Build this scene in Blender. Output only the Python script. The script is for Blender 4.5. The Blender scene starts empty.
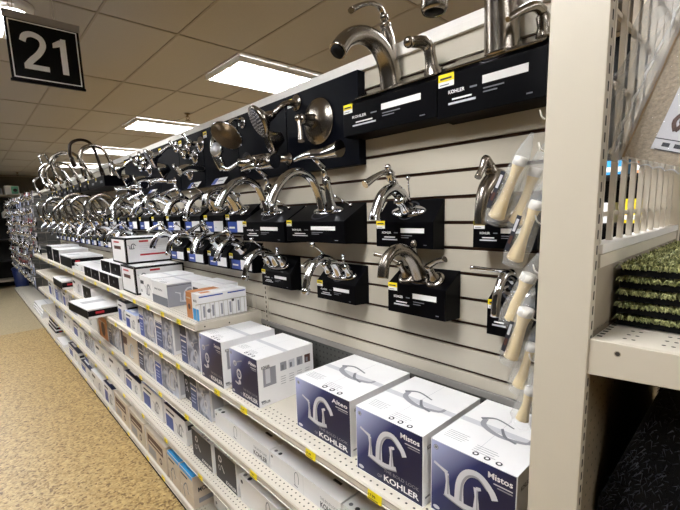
import bpy, math, random
from mathutils import Vector, Matrix
random.seed(7)
S = bpy.context.scene
C = S.collection
H = 1.73                      # everything below is written relative to the eye height, lifted by H at the end

# ------------------------------------------------------------------ camera, world, exposure
yaw, pit, rol = [math.radians(a) for a in (42.397, 8.875, -1.781)]
Mx = Matrix(((math.cos(yaw), -math.sin(yaw), 0), (0, 0, -1), (math.sin(yaw), math.cos(yaw), 0)))
Px = Matrix(((1, 0, 0), (0, math.cos(pit), -math.sin(pit)), (0, math.sin(pit), math.cos(pit))))
Qx = Matrix(((math.cos(rol), -math.sin(rol), 0), (math.sin(rol), math.cos(rol), 0), (0, 0, 1)))
R = Qx @ Px @ Mx
cd = bpy.data.cameras.new('camera'); cam = bpy.data.objects.new('camera', cd); C.objects.link(cam)
m3 = Matrix((R[0], -R[1], -R[2])).transposed()
cam.matrix_world = m3.to_4x4()
cd.sensor_width = 36; cd.lens = 36 * 402.94 / 680
cd.shift_x = (340 - 336.8) / 680; cd.shift_y = (274 - 255) / 680
cd.clip_start = 0.02; cd.clip_end = 60
S.camera = cam
W = bpy.data.worlds.new('world'); S.world = W; W.use_nodes = True
W.node_tree.nodes['Background'].inputs[0].default_value = (1, .97, .92, 1)
W.node_tree.nodes['Background'].inputs[1].default_value = 0.1
S.view_settings.view_transform = 'Standard'; S.view_settings.look = 'None'
S.view_settings.exposure = 0.92; S.view_settings.gamma = 1; S.view_settings.use_curve_mapping = False
LAMP = 17.0                    # emission of the troffer diffusers

# ------------------------------------------------------------------ materials
MATS = {}
def nt(name):
    m = bpy.data.materials.new(name); m.use_nodes = True; MATS[name] = m
    return m, m.node_tree, m.node_tree.nodes['Principled BSDF']
def lin(c): return tuple(((v / 255 / 12.92) if v / 255 < .04045 else ((v / 255 + .055) / 1.055) ** 2.4) for v in c) + (1,)
def mat(name, rgb, rough=.5, metal=0, var=.06, scale=30, spec=None, bump=0, coat=0):
    m, t, b = nt(name); c = lin(rgb)
    n = t.nodes.new('ShaderNodeTexNoise'); n.inputs['Scale'].default_value = scale
    tc = t.nodes.new('ShaderNodeTexCoord'); t.links.new(tc.outputs['Object'], n.inputs['Vector'])
    r = t.nodes.new('ShaderNodeMix'); r.data_type = 'RGBA'
    r.inputs[6].default_value = tuple(min(1, v * (1 - var)) for v in c[:3]) + (1,)
    r.inputs[7].default_value = tuple(min(1, v * (1 + var)) for v in c[:3]) + (1,)
    t.links.new(n.outputs['Fac'], r.inputs[0]); t.links.new(r.outputs[2], b.inputs['Base Color'])
    b.inputs['Roughness'].default_value = rough; b.inputs['Metallic'].default_value = metal
    if spec is not None: b.inputs['Specular IOR Level'].default_value = spec
    if coat: b.inputs['Coat Weight'].default_value = coat; b.inputs['Coat Roughness'].default_value = .15
    if bump:
        bp = t.nodes.new('ShaderNodeBump'); bp.inputs['Strength'].default_value = bump; bp.inputs['Distance'].default_value = .002
        t.links.new(n.outputs['Fac'], bp.inputs['Height']); t.links.new(bp.outputs[0], b.inputs['Normal'])
    return m
mat('nickel', (150, 143, 134), .24, 1, .05, 60)
mat('chrome', (200, 201, 205), .08, 1, .02, 60)
mat('bronze', (42, 34, 30), .3, .8)
mat('black_gloss', (4, 4, 7), .42, 0, .1, 20, spec=.08)
mat('black_matte', (6, 6, 8), .6, spec=.2)
mat('panel_black', (5, 7, 15), .45, spec=.07)
mat('slat', (192, 184, 168), .5, 0, .05, 6)
mat('groove', (70, 42, 26), .7)
mat('trim_white', (232, 228, 222), .4)
mat('trim_grey', (150, 146, 142), .45)
mat('beige', (198, 189, 172), .42, 0, .03, 14, bump=.03)
mat('beige_dark', (150, 138, 120), .5)
mat('shelf_paint', (208, 200, 186), .42, 0, .03, 10)
mat('slot_dark', (44, 38, 32), .8)
mat('white_print', (244, 243, 243), .45, 0, .02, 10)
mat('carton_white', (240, 239, 240), .42, 0, .03, 12)
mat('carton_grey', (188, 188, 194), .5)
mat('grey_print', (120, 122, 130), .5)
mat('dark_print', (40, 42, 52), .5)
mat('blue_print', (45, 75, 160), .4)
mat('deep_blue', (48, 70, 124), .35)
mat('navy_flat', (24, 30, 66), .38, spec=.3)
mat('lightblue_print', (60, 160, 225), .4)
mat('paleblue', (176, 190, 228), .4)
mat('red_print', (190, 30, 45), .4)
mat('yellow', (246, 222, 30), .45)
mat('brown_print', (84, 52, 44), .5)
mat('orange_print', (198, 132, 82), .5)
mat('cream_print', (214, 200, 182), .5)
mat('photo_light', (206, 206, 212), .35)
mat('photo_mid', (150, 150, 158), .35)
mat('ceiling_tile', (162, 158, 154), .9, 0, .05, 90, bump=.2)
mat('grid_paint', (142, 136, 128), .6)
mat('troffer_white', (240, 240, 240), .5)
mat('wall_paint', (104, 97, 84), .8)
mat('reflection_dark', (52, 48, 44), .8, 0, .6, 3)  # dark mottled tone for the added wall that darkens the metal reflections
mat('dark_steel', (24, 22, 20), .6, spec=.2)
mat('bin_blue', (32, 44, 92), .4)
mat('wood_cream', (238, 214, 160), .5, 0, .12, 14)
mat('cap_white', (236, 232, 224), .45)
mat('wire', (188, 182, 172), .3, .7)
mat('grid_bar', (196, 186, 170), .4)
mat('mat_black', (7, 7, 8), .8, spec=.2)
mat('bristle', (50, 51, 56), .22)
clear_fold = None
mat('dowel', (150, 126, 92), .5, 0, .1, 30)
mat('teal_print', (110, 190, 165), .5)
mat('sign_black', (4, 5, 7), .35, spec=.2)
mat('sign_white', (246, 251, 255), .4)
mat('brass', (96, 80, 56), .4, .8)
mat('spray_face', (112, 94, 70), .35, .6, .5, 160)

def clear(name, alpha, tint=(1, 1, 1), bs=.7):
    m, t, b = nt(name)
    b.inputs['Base Color'].default_value = (*tint, 1); b.inputs['Roughness'].default_value = .12
    b.inputs['Alpha'].default_value = alpha; b.inputs['Specular IOR Level'].default_value = .8
    n = t.nodes.new('ShaderNodeTexNoise'); n.inputs['Scale'].default_value = 45
    n.inputs['Distortion'].default_value = 1.5
    bp = t.nodes.new('ShaderNodeBump'); bp.inputs['Strength'].default_value = .7; bp.inputs['Distance'].default_value = .004
    t.links.new(n.outputs['Fac'], bp.inputs['Height']); t.links.new(bp.outputs[0], b.inputs['Normal'])
clear('clear_plastic', .24, (.9, .92, .95))
clear('highlight_plastic', .62, (.96, .97, 1))  # whitish plastic with the highlight streaks of the wrap put into its colour
clear('wrap_plastic', .30, (.85, .88, .92))
clear('sheet_plastic', .07, (.9, .92, .95))
clear('clear_glass', .35, (.9, .95, 1))

def emis(name, col, s):
    m, t, b = nt(name)
    b.inputs['Emission Color'].default_value = (*col, 1); b.inputs['Emission Strength'].default_value = s
emis('diffuser', (.97, .985, 1), LAMP)
emis('downlight_glow', (1, .96, .9), 12)

def floor_mat(name, a, b_, c_, rough):
    m, t, b = nt(name)
    tc = t.nodes.new('ShaderNodeTexCoord')
    mp = t.nodes.new('ShaderNodeMapping'); mp.inputs['Scale'].default_value = (1, 1.0, 1)
    t.links.new(tc.outputs['Object'], mp.inputs[0])
    v = t.nodes.new('ShaderNodeTexVoronoi'); v.inputs['Scale'].default_value = 75; v.inputs['Randomness'].default_value = 1
    t.links.new(mp.outputs[0], v.inputs['Vector'])
    n = t.nodes.new('ShaderNodeTexNoise'); n.inputs['Scale'].default_value = 40; n.inputs['Detail'].default_value = 4
    t.links.new(mp.outputs[0], n.inputs['Vector'])
    sp = t.nodes.new('ShaderNodeSeparateColor'); t.links.new(v.outputs['Color'], sp.inputs[0])
    cr = t.nodes.new('ShaderNodeValToRGB'); e = cr.color_ramp.elements
    e[0].position = 0; e[0].color = lin(c_); e[1].position = 1; e[1].color = lin(b_)
    x = e.new(.3); x.color = lin(a); x = e.new(.12); x.color = lin(tuple((p + q) / 2 for p, q in zip(a, c_)))
    t.links.new(sp.outputs[0], cr.inputs[0])
    mx = t.nodes.new('ShaderNodeMix'); mx.data_type = 'RGBA'; mx.blend_type = 'OVERLAY'; mx.inputs[0].default_value = .45
    t.links.new(cr.outputs[0], mx.inputs[6]); t.links.new(n.outputs['Fac'], mx.inputs[7])
    t.links.new(mx.outputs[2], b.inputs['Base Color']); b.inputs['Roughness'].default_value = rough
floor_mat('floor_tan', (170, 140, 88), (196, 170, 118), (108, 80, 42), .4)
floor_mat('floor_pale', (172, 156, 124), (182, 168, 138), (150, 134, 104), .36)

def dots_mat(name, base, dot, pitch, rad, axes, rough=.45):
    """painted steel with a regular grid of punched holes (real holes read as dark dots)"""
    m, t, b = nt(name)
    tc = t.nodes.new('ShaderNodeTexCoord'); sp = t.nodes.new('ShaderNodeSeparateXYZ'); t.links.new(tc.outputs['Object'], sp.inputs[0])
    acc = None
    for a, p in zip(axes, pitch):
        d = t.nodes.new('ShaderNodeMath'); d.operation = 'DIVIDE'; d.inputs[1].default_value = p; t.links.new(sp.outputs[a], d.inputs[0])
        f = t.nodes.new('ShaderNodeMath'); f.operation = 'FRACT'; t.links.new(d.outputs[0], f.inputs[0])
        s = t.nodes.new('ShaderNodeMath'); s.operation = 'SUBTRACT'; s.inputs[1].default_value = .5; t.links.new(f.outputs[0], s.inputs[0])
        u = t.nodes.new('ShaderNodeMath'); u.operation = 'MULTIPLY'; u.inputs[1].default_value = p; t.links.new(s.outputs[0], u.inputs[0])
        q = t.nodes.new('ShaderNodeMath'); q.operation = 'POWER'; q.inputs[1].default_value = 2; t.links.new(u.outputs[0], q.inputs[0])
        if acc is None: acc = q
        else:
            z = t.nodes.new('ShaderNodeMath'); z.operation = 'ADD'; t.links.new(acc.outputs[0], z.inputs[0]); t.links.new(q.outputs[0], z.inputs[1]); acc = z
    l = t.nodes.new('ShaderNodeMath'); l.operation = 'LESS_THAN'; l.inputs[1].default_value = rad * rad; t.links.new(acc.outputs[0], l.inputs[0])
    mx = t.nodes.new('ShaderNodeMix'); mx.data_type = 'RGBA'; mx.inputs[6].default_value = lin(base); mx.inputs[7].default_value = lin(dot)
    t.links.new(l.outputs[0], mx.inputs[0]); t.links.new(mx.outputs[2], b.inputs['Base Color']); b.inputs['Roughness'].default_value = rough
dots_mat('deck_holes', (208, 200, 186), (46, 40, 34), (.0215, .0254), .0036, ('X', 'Y'))
dots_mat('pegboard', (78, 78, 76), (20, 20, 20), (.0254, .0254), .004, ('Y', 'Z'))
dots_mat('pegboard_beige', (128, 116, 98), (52, 46, 38), (.0254, .0254), .003, ('X', 'Z'))

def navy():
    m, t, b = nt('navy_print')
    tc = t.nodes.new('ShaderNodeTexCoord'); sp = t.nodes.new('ShaderNodeSeparateXYZ'); t.links.new(tc.outputs['Object'], sp.inputs[0])
    a = t.nodes.new('ShaderNodeMath'); a.operation = 'MULTIPLY_ADD'; a.inputs[1].default_value = -3.6; a.inputs[2].default_value = 0
    t.links.new(sp.outputs['X'], a.inputs[0])
    c = t.nodes.new('ShaderNodeMath'); c.operation = 'MULTIPLY_ADD'; c.inputs[1].default_value = 3.2; c.inputs[2].default_value = 0
    t.links.new(sp.outputs['Z'], c.inputs[0])
    s = t.nodes.new('ShaderNodeMath'); s.operation = 'ADD'; t.links.new(a.outputs[0], s.inputs[0]); t.links.new(c.outputs[0], s.inputs[1])
    r = t.nodes.new('ShaderNodeValToRGB'); e = r.color_ramp.elements
    e[0].position = .2; e[0].color = lin((16, 22, 62)); e[1].position = .98; e[1].color = lin((180, 187, 226))
    x = e.new(.52); x.color = lin((34, 44, 98))
    t.links.new(s.outputs[0], r.inputs[0]); t.links.new(r.outputs[0], b.inputs['Base Color']); b.inputs['Roughness'].default_value = .35
navy()
def photo():
    m, t, b = nt('photo_print')
    tc = t.nodes.new('ShaderNodeTexCoord')
    n = t.nodes.new('ShaderNodeTexNoise'); n.inputs['Scale'].default_value = 14; n.inputs['Detail'].default_value = 1; n.inputs['Distortion'].default_value = 1.2
    t.links.new(tc.outputs['Object'], n.inputs['Vector'])
    r = t.nodes.new('ShaderNodeValToRGB'); e = r.color_ramp.elements
    e[0].position = .4; e[0].color = lin((84, 92, 116)); e[1].position = .62; e[1].color = lin((184, 190, 208))
    t.links.new(n.outputs['Fac'], r.inputs[0]); t.links.new(r.outputs[0], b.inputs['Base Color']); b.inputs['Roughness'].default_value = .3
photo()
def grassm():
    m, t, b = nt('grass_blade')
    oi = t.nodes.new('ShaderNodeTexCoord'); n = t.nodes.new('ShaderNodeTexNoise'); n.inputs['Scale'].default_value = 120
    t.links.new(oi.outputs['Object'], n.inputs['Vector'])
    r = t.nodes.new('ShaderNodeValToRGB'); e = r.color_ramp.elements
    e[0].position = .38; e[0].color = lin((84, 92, 44)); e[1].position = .60; e[1].color = lin((206, 208, 146))
    t.links.new(n.outputs['Fac'], r.inputs[0]); t.links.new(r.outputs[0], b.inputs['Base Color']); b.inputs['Roughness'].default_value = .6
grassm()

# ------------------------------------------------------------------ mesh builder
TXT = {}
def text_geo(s, bold):
    k = (s, bold)
    if k not in TXT:
        cu = bpy.data.curves.new('t', 'FONT'); cu.body = s; cu.size = 1; cu.resolution_u = 2
        cu.offset = .022 if bold else 0; cu.fill_mode = 'FRONT' if False else 'FRONT'
        o = bpy.data.objects.new('t', cu); C.objects.link(o)
        bpy.context.view_layer.update()
        me = bpy.data.meshes.new_from_object(o.evaluated_get(bpy.context.evaluated_depsgraph_get()))
        vs = [(v.co.x, v.co.y) for v in me.vertices]; fs = [list(p.vertices) for p in me.polygons]
        x0 = min(v[0] for v in vs); x1 = max(v[0] for v in vs)
        TXT[k] = ([(v[0] - x0, v[1]) for v in vs], fs, x1 - x0)
        bpy.data.objects.remove(o); bpy.data.meshes.remove(me); bpy.data.curves.remove(cu)
    return TXT[k]

class Frame:
    def __init__(s, o, u, v):
        s.o = Vector(o); s.u = Vector(u).normalized(); s.v = Vector(v).normalized(); s.n = s.u.cross(s.v)
    def p(s, a, b, l=0): return s.o + s.u * a + s.v * b + s.n * l

class MB:
    def __init__(s): s.v = []; s.f = []; s.m = []; s.s = []; s.names = []; s.T = None
    def mi(s, m):
        if m not in s.names: s.names.append(m)
        return s.names.index(m)
    def av(s, p):
        p = Vector(p)
        if s.T is not None: p = s.T @ p
        s.v.append(p); return len(s.v) - 1
    def face(s, idx, m, sm=False): s.f.append(idx); s.m.append(s.mi(m)); s.s.append(sm)
    def poly(s, pts, m): s.face([s.av(p) for p in pts], m); return s
    def box(s, a, b, m, mtop=None, mfront=None):
        x0, y0, z0 = a; x1, y1, z1 = b
        q = [s.av(p) for p in ((x0,y0,z0),(x1,y0,z0),(x1,y1,z0),(x0,y1,z0),(x0,y0,z1),(x1,y0,z1),(x1,y1,z1),(x0,y1,z1))]
        for i, f in enumerate(((3,2,1,0),(4,5,6,7),(0,1,5,4),(1,2,6,5),(2,3,7,6),(3,0,4,7))):
            mm = mtop if (i == 1 and mtop) else (mfront if (i == 2 and mfront) else m)
            s.face([q[k] for k in f], mm)
        return s
    def prism(s, prof, lo, hi, m, axis='Y', caps=True):
        def P(a, b, t): return (a, t, b) if axis == 'Y' else ((t, a, b) if axis == 'X' else (a, b, t))
        A = [s.av(P(a, b, lo)) for a, b in prof]; B = [s.av(P(a, b, hi)) for a, b in prof]; n = len(prof)
        for i in range(n): s.face([A[i], A[(i+1) % n], B[(i+1) % n], B[i]], m)
        if caps: s.face(A[::-1], m); s.face(B, m)
        return s
    def sweep(s, pts, rad, m, n=14, flat=1.0, k=5, up=None):
        P = [Vector(p) for p in pts]
        if not isinstance(rad, (list, tuple)): rad = [rad] * len(P)
        Q = []; Rr = []
        for i in range(len(P) - 1):
            p0 = P[max(i-1, 0)]; p1 = P[i]; p2 = P[i+1]; p3 = P[min(i+2, len(P)-1)]
            kk = 1 if len(P) == 2 else k
            for j in range(kk):
                t = j / kk
                Q.append(.5 * ((2*p1) + (p2-p0)*t + (2*p0-5*p1+4*p2-p3)*t*t + (3*p1-p0-3*p2+p3)*t**3)); Rr.append(rad[i]*(1-t) + rad[i+1]*t)
        Q.append(P[-1]); Rr.append(rad[-1])
        ref = Vector(up) if up else Vector((0.13, 1, 0.07)); rings = []
        for i, q in enumerate(Q):
            t = (Q[min(i+1, len(Q)-1)] - Q[max(i-1, 0)]).normalized()
            a = (ref - t * ref.dot(t))
            if a.length < 1e-4: a = t.orthogonal()
            a.normalize(); b = t.cross(a); ref = a
            rings.append([s.av(q + (a*math.cos(2*math.pi*j/n) + b*math.sin(2*math.pi*j/n)*flat) * Rr[i]) for j in range(n)])
        for i in range(len(rings)-1):
            for j in range(n): s.face([rings[i][j], rings[i][(j+1) % n], rings[i+1][(j+1) % n], rings[i+1][j]], m, True)
        s.face(rings[0][::-1], m); s.face(rings[-1], m)
        return s
    def lathe(s, prof, m, o=(0,0,0), axis=(0,0,1), n=20, sx=1, u=None):
        ax = Vector(axis).normalized(); o = Vector(o)
        a = Vector(u) if u else Vector((0, 1, 0)) 
        a = a - ax * a.dot(ax)
        if a.length < 1e-3: a = ax.orthogonal()
        a.normalize(); b = ax.cross(a); rings = []
        for r, z in prof: rings.append([s.av(o + ax*z + (a*math.cos(2*math.pi*j/n)*sx + b*math.sin(2*math.pi*j/n)) * max(r, 1e-4)) for j in range(n)])
        for i in range(len(rings)-1):
            for j in range(n): s.face([rings[i][j], rings[i][(j+1) % n], rings[i+1][(j+1) % n], rings[i+1][j]], m, True)
        s.face(rings[0][::-1], m, True); s.face(rings[-1], m, True)
        return s
    def ball(s, o, r, m, n=12):
        return s.lathe([(r*math.sin(math.pi*i/8), -r*math.cos(math.pi*i/8)) for i in range(9)], m, o, n=n)
    # printing on a face
    def rect(s, F, x0, y0, x1, y1, m, l=.0006): return s.poly([F.p(x0,y0,l), F.p(x1,y0,l), F.p(x1,y1,l), F.p(x0,y1,l)], m)
    def disc(s, F, x, y, r, m, l=.0012, n=14, ry=None):
        return s.poly([F.p(x + r*math.cos(2*math.pi*i/n), y + (ry or r)*math.sin(2*math.pi*i/n), l) for i in range(n)], m)
    def ring(s, F, x, y, r0, r1, m, l=.0012, n=24, asp=1):
        A = [[F.p(x + r*math.cos(2*math.pi*i/n), y + asp*r*math.sin(2*math.pi*i/n), l) for i in range(n)] for r in (r0, r1)]
        for i in range(n):
            j = (i+1) % n; s.poly([A[0][i], A[1][i], A[1][j], A[0][j]], m)
        return s
    def ribbon(s, F, pts, w, m, l=.0012):
        if not isinstance(w, (list, tuple)): w = [w]*len(pts)
        Q = []; Wd = []
        P = [Vector((a, b, 0)) for a, b in pts]
        for i in range(len(P)-1):
            p0 = P[max(i-1, 0)]; p1 = P[i]; p2 = P[i+1]; p3 = P[min(i+2, len(P)-1)]
            for j in range(4):
                t = j/4; Q.append(.5 * ((2*p1) + (p2-p0)*t + (2*p0-5*p1+4*p2-p3)*t*t + (3*p1-p0-3*p2+p3)*t**3)); Wd.append(w[i]*(1-t) + w[i+1]*t)
        Q.append(P[-1]); Wd.append(w[-1]); L = []
        for i, q in enumerate(Q):
            t = (Q[min(i+1, len(Q)-1)] - Q[max(i-1, 0)]); t.normalize() if t.length > 0 else None
            L.append((F.p(q.x - t.y*Wd[i]/2, q.y + t.x*Wd[i]/2, l), F.p(q.x + t.y*Wd[i]/2, q.y - t.x*Wd[i]/2, l)))
        for i in range(len(L)-1): s.poly([L[i][1], L[i+1][1], L[i+1][0], L[i][0]], m)
        return s
    def text(s, F, st, x, y, h, m, l=.0012, bold=True, align='L', wid=None):
        vs, fs, w = text_geo(st, bold); sc = h / .72; sx = sc
        if wid: sx = wid / w
        x -= {'L': 0, 'C': w*sx/2, 'R': w*sx}[align]
        ix = [s.av(F.p(x + a*sx, y + b*sc, l)) for a, b in vs]
        for f in fs: s.face([ix[k] for k in f], m)
        return s
    def build(s, name, parent=None, loc=None, bevel=0):
        off = Vector(loc) if loc is not None else (parent['_w'] if parent is not None and '_w' in parent else Vector((0,0,0)))
        off = Vector(off)
        me = bpy.data.meshes.new(name)
        me.from_pydata([tuple(p - off) for p in s.v], [], s.f)
        for nme in s.names: me.materials.append(MATS[nme])
        me.polygons.foreach_set('material_index', s.m); me.polygons.foreach_set('use_smooth', s.s)
        me.update()
        o = bpy.data.objects.new(name, me); C.objects.link(o)
        if parent is not None: o.parent = parent; o['_w'] = tuple(off)
        else: o.location = off; o['_w'] = tuple(off)
        if bevel:
            b = o.modifiers.new('bevel', 'BEVEL'); b.width = bevel; b.segments = 2; b.limit_method = 'ANGLE'
        return o
def tag(o, label=None, cat=None, group=None, kind=None):
    if label: o['label'] = label
    if cat: o['category'] = cat
    if group: o['group'] = group
    if kind: o['kind'] = kind
    return o
def thing(name, label, cat, loc, group=None):
    o = bpy.data.objects.new(name, None); C.objects.link(o); o.location = loc; o['_w'] = tuple(loc); o.empty_display_size = .05
    return tag(o, label, cat, group)
def dup(root, loc, label=None, group=None, rotz=None, scale=None):
    r = root.copy(); C.objects.link(r); r.location = loc
    if rotz is not None: r.rotation_euler.z = rotz
    if scale: r.scale = (scale,)*3
    if label: r['label'] = label
    if group: r['group'] = group
    for ch in list(root.children):
        c = ch.copy(); C.objects.link(c); c.parent = r
        for g in ch.children:
            d = g.copy(); C.objects.link(d); d.parent = c
    return r
def struct(mb, name, loc=(0,0,0), bevel=0):
    return tag(mb.build(name, None, loc, bevel), kind='structure')

# ------------------------------------------------------------------ room shell
CZ = 1.22
b = MB(); b.box((-6, -5, -H-.05), (7, 7.93, -H), 'floor_tan', 'floor_tan'); b.box((-6, 7.93, -H-.05), (7, 14.3, -H), 'floor_pale'); struct(b, 'floor')
b = MB(); b.box((-6, -5, CZ), (7, 14.3, CZ+.05), 'ceiling_tile'); struct(b, 'ceiling')
for nm, a, c in (('wall_back', (-6, 14.1, -H), (7, 14.3, CZ)), ('reflection_wall', (-2.3, -4, -H), (-2.2, 14.1, CZ)), ('wall_right', (7, -5, -H), (7.1, 14.3, CZ)), ('wall_front', (-6, -4.1, -H), (7, -4, CZ))):  # left one is added, unseen, set close to give the chrome dark reflections
    b = MB(); b.box(a, c, 'reflection_dark' if nm == 'reflection_wall' else 'wall_paint'); struct(b, nm)
b = MB(); b.box((-6, 14.06, CZ-.04), (7, 14.1, CZ-.005), 'beige_dark'); struct(b, 'trim_1')
b = MB(); n = 2.88
for k in range(-6, 9): y = 2.88 + 1.27*k; b.box((-6, y-.007, CZ-.006), (7, y+.007, CZ), 'grid_paint')
for k in range(-11, 15):
    x = 1.237 - .484*k; b.box((x-.007, -5, CZ-.005), (x+.007, 14.06, CZ), 'grid_paint')
struct(b, 'trim_2')

def troffer():
    t = thing('ceiling_light', 'x', 'ceiling light', (0, 0, CZ), 'recessed fluorescent ceiling lights')
    w, d = 1.21, .585; b = MB()
    z0 = CZ - .045; z1 = CZ - .006
    for a, c in (((0,0),(w,.02)), ((0,d-.02),(w,d)), ((0,.02),(.02,d-.02)), ((w-.02,.02),(w,d-.02))):
        b.box((a[0],a[1],z0),(c[0],c[1],z1),'troffer_white')
    b.build('light_frame', t, bevel=0)
    b = MB()
    for i in range(1, 6): x = .02 + (w-.04)*i/6; b.box((x-.005,.02,z0+.002),(x+.005,d-.02,z1-.012),'trim_grey')
    for i in range(1, 3): y = .02 + (d-.04)*i/3; b.box((.02,y-.005,z0+.002),(w-.02,y+.005,z1-.012),'trim_grey')
    b.build('louver', t)
    b = MB(); b.box((.02,.02,z1-.005),(w-.02,d-.02,z1),'diffuser'); b.build('diffuser', t)
    return t
def rowname(i): return ['nearest', 'second', 'third', 'fourth', 'farthest'][i]
T0 = troffer(); first = True
for (x, side) in ((1.73, 'over the faucet wall'), (-.85, 'over the aisle'), (4.31, 'over the next aisle')):
    for i, y in enumerate((-2.13, .41, 2.94, 5.47, 8.0, 10.53)):
        nmr = ['behind the viewer', 'above the viewer', 'nearest in view', 'second in view', 'third in view', 'farthest in view'][i]
        lab = 'rectangular louvered fluorescent ceiling light %s, %s' % (side, nmr)
        if first: T0.location = (x, y, CZ); T0['label'] = lab; first = False
        else: dup(T0, (x, y, CZ), lab)
b = MB(); F = Frame((0,0,0),(1,0,0),(0,-1,0))
t = thing('downlight', 'small round bright ceiling light above the hanging aisle number sign', 'ceiling light', (.36, 3.06, CZ))
b = MB(); b.lathe([(.02,-.05),(.075,-.05),(.1,-.03),(.105,-.006)], 'troffer_white', (.36,3.06,CZ), n=28); b.build('housing', t)
b = MB(); b.lathe([(.001,-.058),(.06,-.056),(.07,-.051)], 'downlight_glow', (.36,3.06,CZ), n=28); b.build('lamp_glass', t)
for i, (x, y, lab) in enumerate(((2.15, 4.93, 'small brass fire sprinkler hanging from the ceiling beside the second light'), (1.169, 13.1, 'small dark fire sprinkler on the ceiling near the back wall'))):
    t = thing('fire_sprinkler', lab, 'sprinkler', (x, y, CZ-.006))
    b = MB(); b.lathe([(.035,-.004),(.03,-.012),(.012,-.016),(.012,-.04),(.006,-.045)], 'brass', (x,y,CZ-.006), n=14)
    b.sweep([(x-.014,y,CZ-.04),(x-.02,y,CZ-.06),(x-.004,y,CZ-.08)], .003, 'brass', n=6); b.sweep([(x+.014,y,CZ-.04),(x+.02,y,CZ-.06),(x+.004,y,CZ-.08)], .003, 'brass', n=6); b.build('sprinkler_body', t)
    b = MB(); b.lathe([(.004,-.075),(.03,-.08),(.03,-.084),(.004,-.085)], 'brass', (x,y,CZ-.006), n=14); b.build('deflector', t)

# aisle sign
SY = 2.86
t = thing('aisle_sign', 'square black hanging sign with white number 21 and white border', 'sign', (.475, SY, .9))
x0, x1, z0, z1 = .293, .634, .757, 1.075
b = MB(); b.box((x0, SY-.004, z0), (x1, SY+.004, z1), 'sign_black')
F = Frame((x0, SY-.004, z0), (1,0,0), (0,0,1)); w = x1-x0; h = z1-z0
for a in ((.012,.012,w-.012,.018),(.012,h-.018,w-.012,h-.012),(.012,.018,.018,h-.018),(w-.018,.018,w-.012,h-.018)): b.rect(F, *a, 'sign_white')
b.ribbon(F, [(w*.20,h*.64),(w*.235,h*.735),(w*.33,h*.775),(w*.44,h*.73),(w*.465,h*.62),(w*.40,h*.48),(w*.29,h*.35),(w*.225,h*.26)], w*.085, 'sign_white', .0008)
b.rect(F, w*.185, h*.20, w*.52, h*.285, 'sign_white', .0010)
b.poly([F.p(w*.70,h*.20,.0009),F.p(w*.79,h*.20,.0009),F.p(w*.79,h*.80,.0009),F.p(w*.72,h*.80,.0009),F.p(w*.70,h*.76,.0009)], 'sign_white')
b.poly([F.p(w*.70,h*.66,.0012),F.p(w*.70,h*.775,.0012),F.p(w*.60,h*.70,.0012),F.p(w*.60,h*.62,.0012)], 'sign_white')
b.build('sign_panel', t)
b = MB(); b.box((x0-.006, SY-.012, z1-.008), (x1+.006, SY+.012, z1+.03), 'trim_grey'); b.build('top_rail', t, bevel=.002); b = MB(); b.box((x0-.006, SY-.01, z0-.010), (x1+.004, SY+.01, z0+.003), 'black_gloss'); b.build('bottom_rail', t, bevel=.002)
for xx in (.33, .52):
    b = MB(); b.sweep([(xx, SY, z1+.03), (xx-.008, SY, z1+.06), (xx-.006, SY, CZ-.03), (xx, SY, CZ-.006), (xx+.006, SY, CZ-.03), (xx+.008, SY, z1+.06), (xx, SY, z1+.03)], .0016, 'wire', n=6); b.build('wire_loop', t)

# ------------------------------------------------------------------ gondola run
XW = 1.12; Y0 = .30; YE = 13.0
PITCH = .0784; G0 = .032
g = thing('gondola_run', 'long beige double gondola with tan slatwall running down the aisle', 'store shelving', (XW+.03, 6.5, -H))
SEC = [1.78 + 1.5*k for k in range(0, 8)]
ends = [Y0] + SEC
for i in range(len(ends)):
    ya = ends[i] + (.018 if i else 0); yb = (ends[i+1] - .018) if i+1 < len(ends) else YE
    zz = []; k = -7
    prof = [(XW+.03, -.56), (XW, -.56)]
    b = MB()
    gz = [G0 + PITCH*k for k in range(-7, 6)]
    gz = [z for z in gz if -.55 < z < .49]
    prev = -.56
    for z in gz:
        b.box((XW, ya, prev), (XW+.02, yb, z-.0055), 'slat'); prev = z+.0055
    b.box((XW, ya, prev), (XW+.02, yb, .49), 'slat')
    if i >= 5: b = MB(); b.box((XW, ya, -.56), (XW+.02, yb, .49), 'pegboard')
    b.box((XW+.012, ya, -.56), (XW+.03, yb, .49), 'groove')
    b.build('slatwall_panel', g)
b = MB()
b.box((XW-.012, Y0, .49), (XW+.035, YE, .515), 'trim_white'); b.box((XW-.004, Y0, .515), (XW+.035, YE, .535), 'trim_white')
b.box((XW-.004, Y0, -.585), (XW+.02, YE, -.562), 'trim_grey'); b.build('top_trim', g, bevel=.002)
b = MB(); b.box((XW, Y0, -H+.02), (XW+.02, YE, -.586), 'pegboard'); b.build('pegboard_panel', g)
for y in SEC:
    b = MB(); b.box((XW-.002, y-.016, -H), (XW+.035, y+.016, .49), 'beige')
    F = Frame((XW-.002, y+.016, 0), (0,-1,0), (0,0,1))
    z = -.95
    while z < .45: b.rect(F, .011, z, .019, z+.014, 'slot_dark'); z += .0254
    b.build('slotted_upright', g)
b = MB(); b.box((XW+.036, Y0, -H), (XW+.06, YE, .53), 'slat'); b.build('rear_panel', g)

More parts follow.
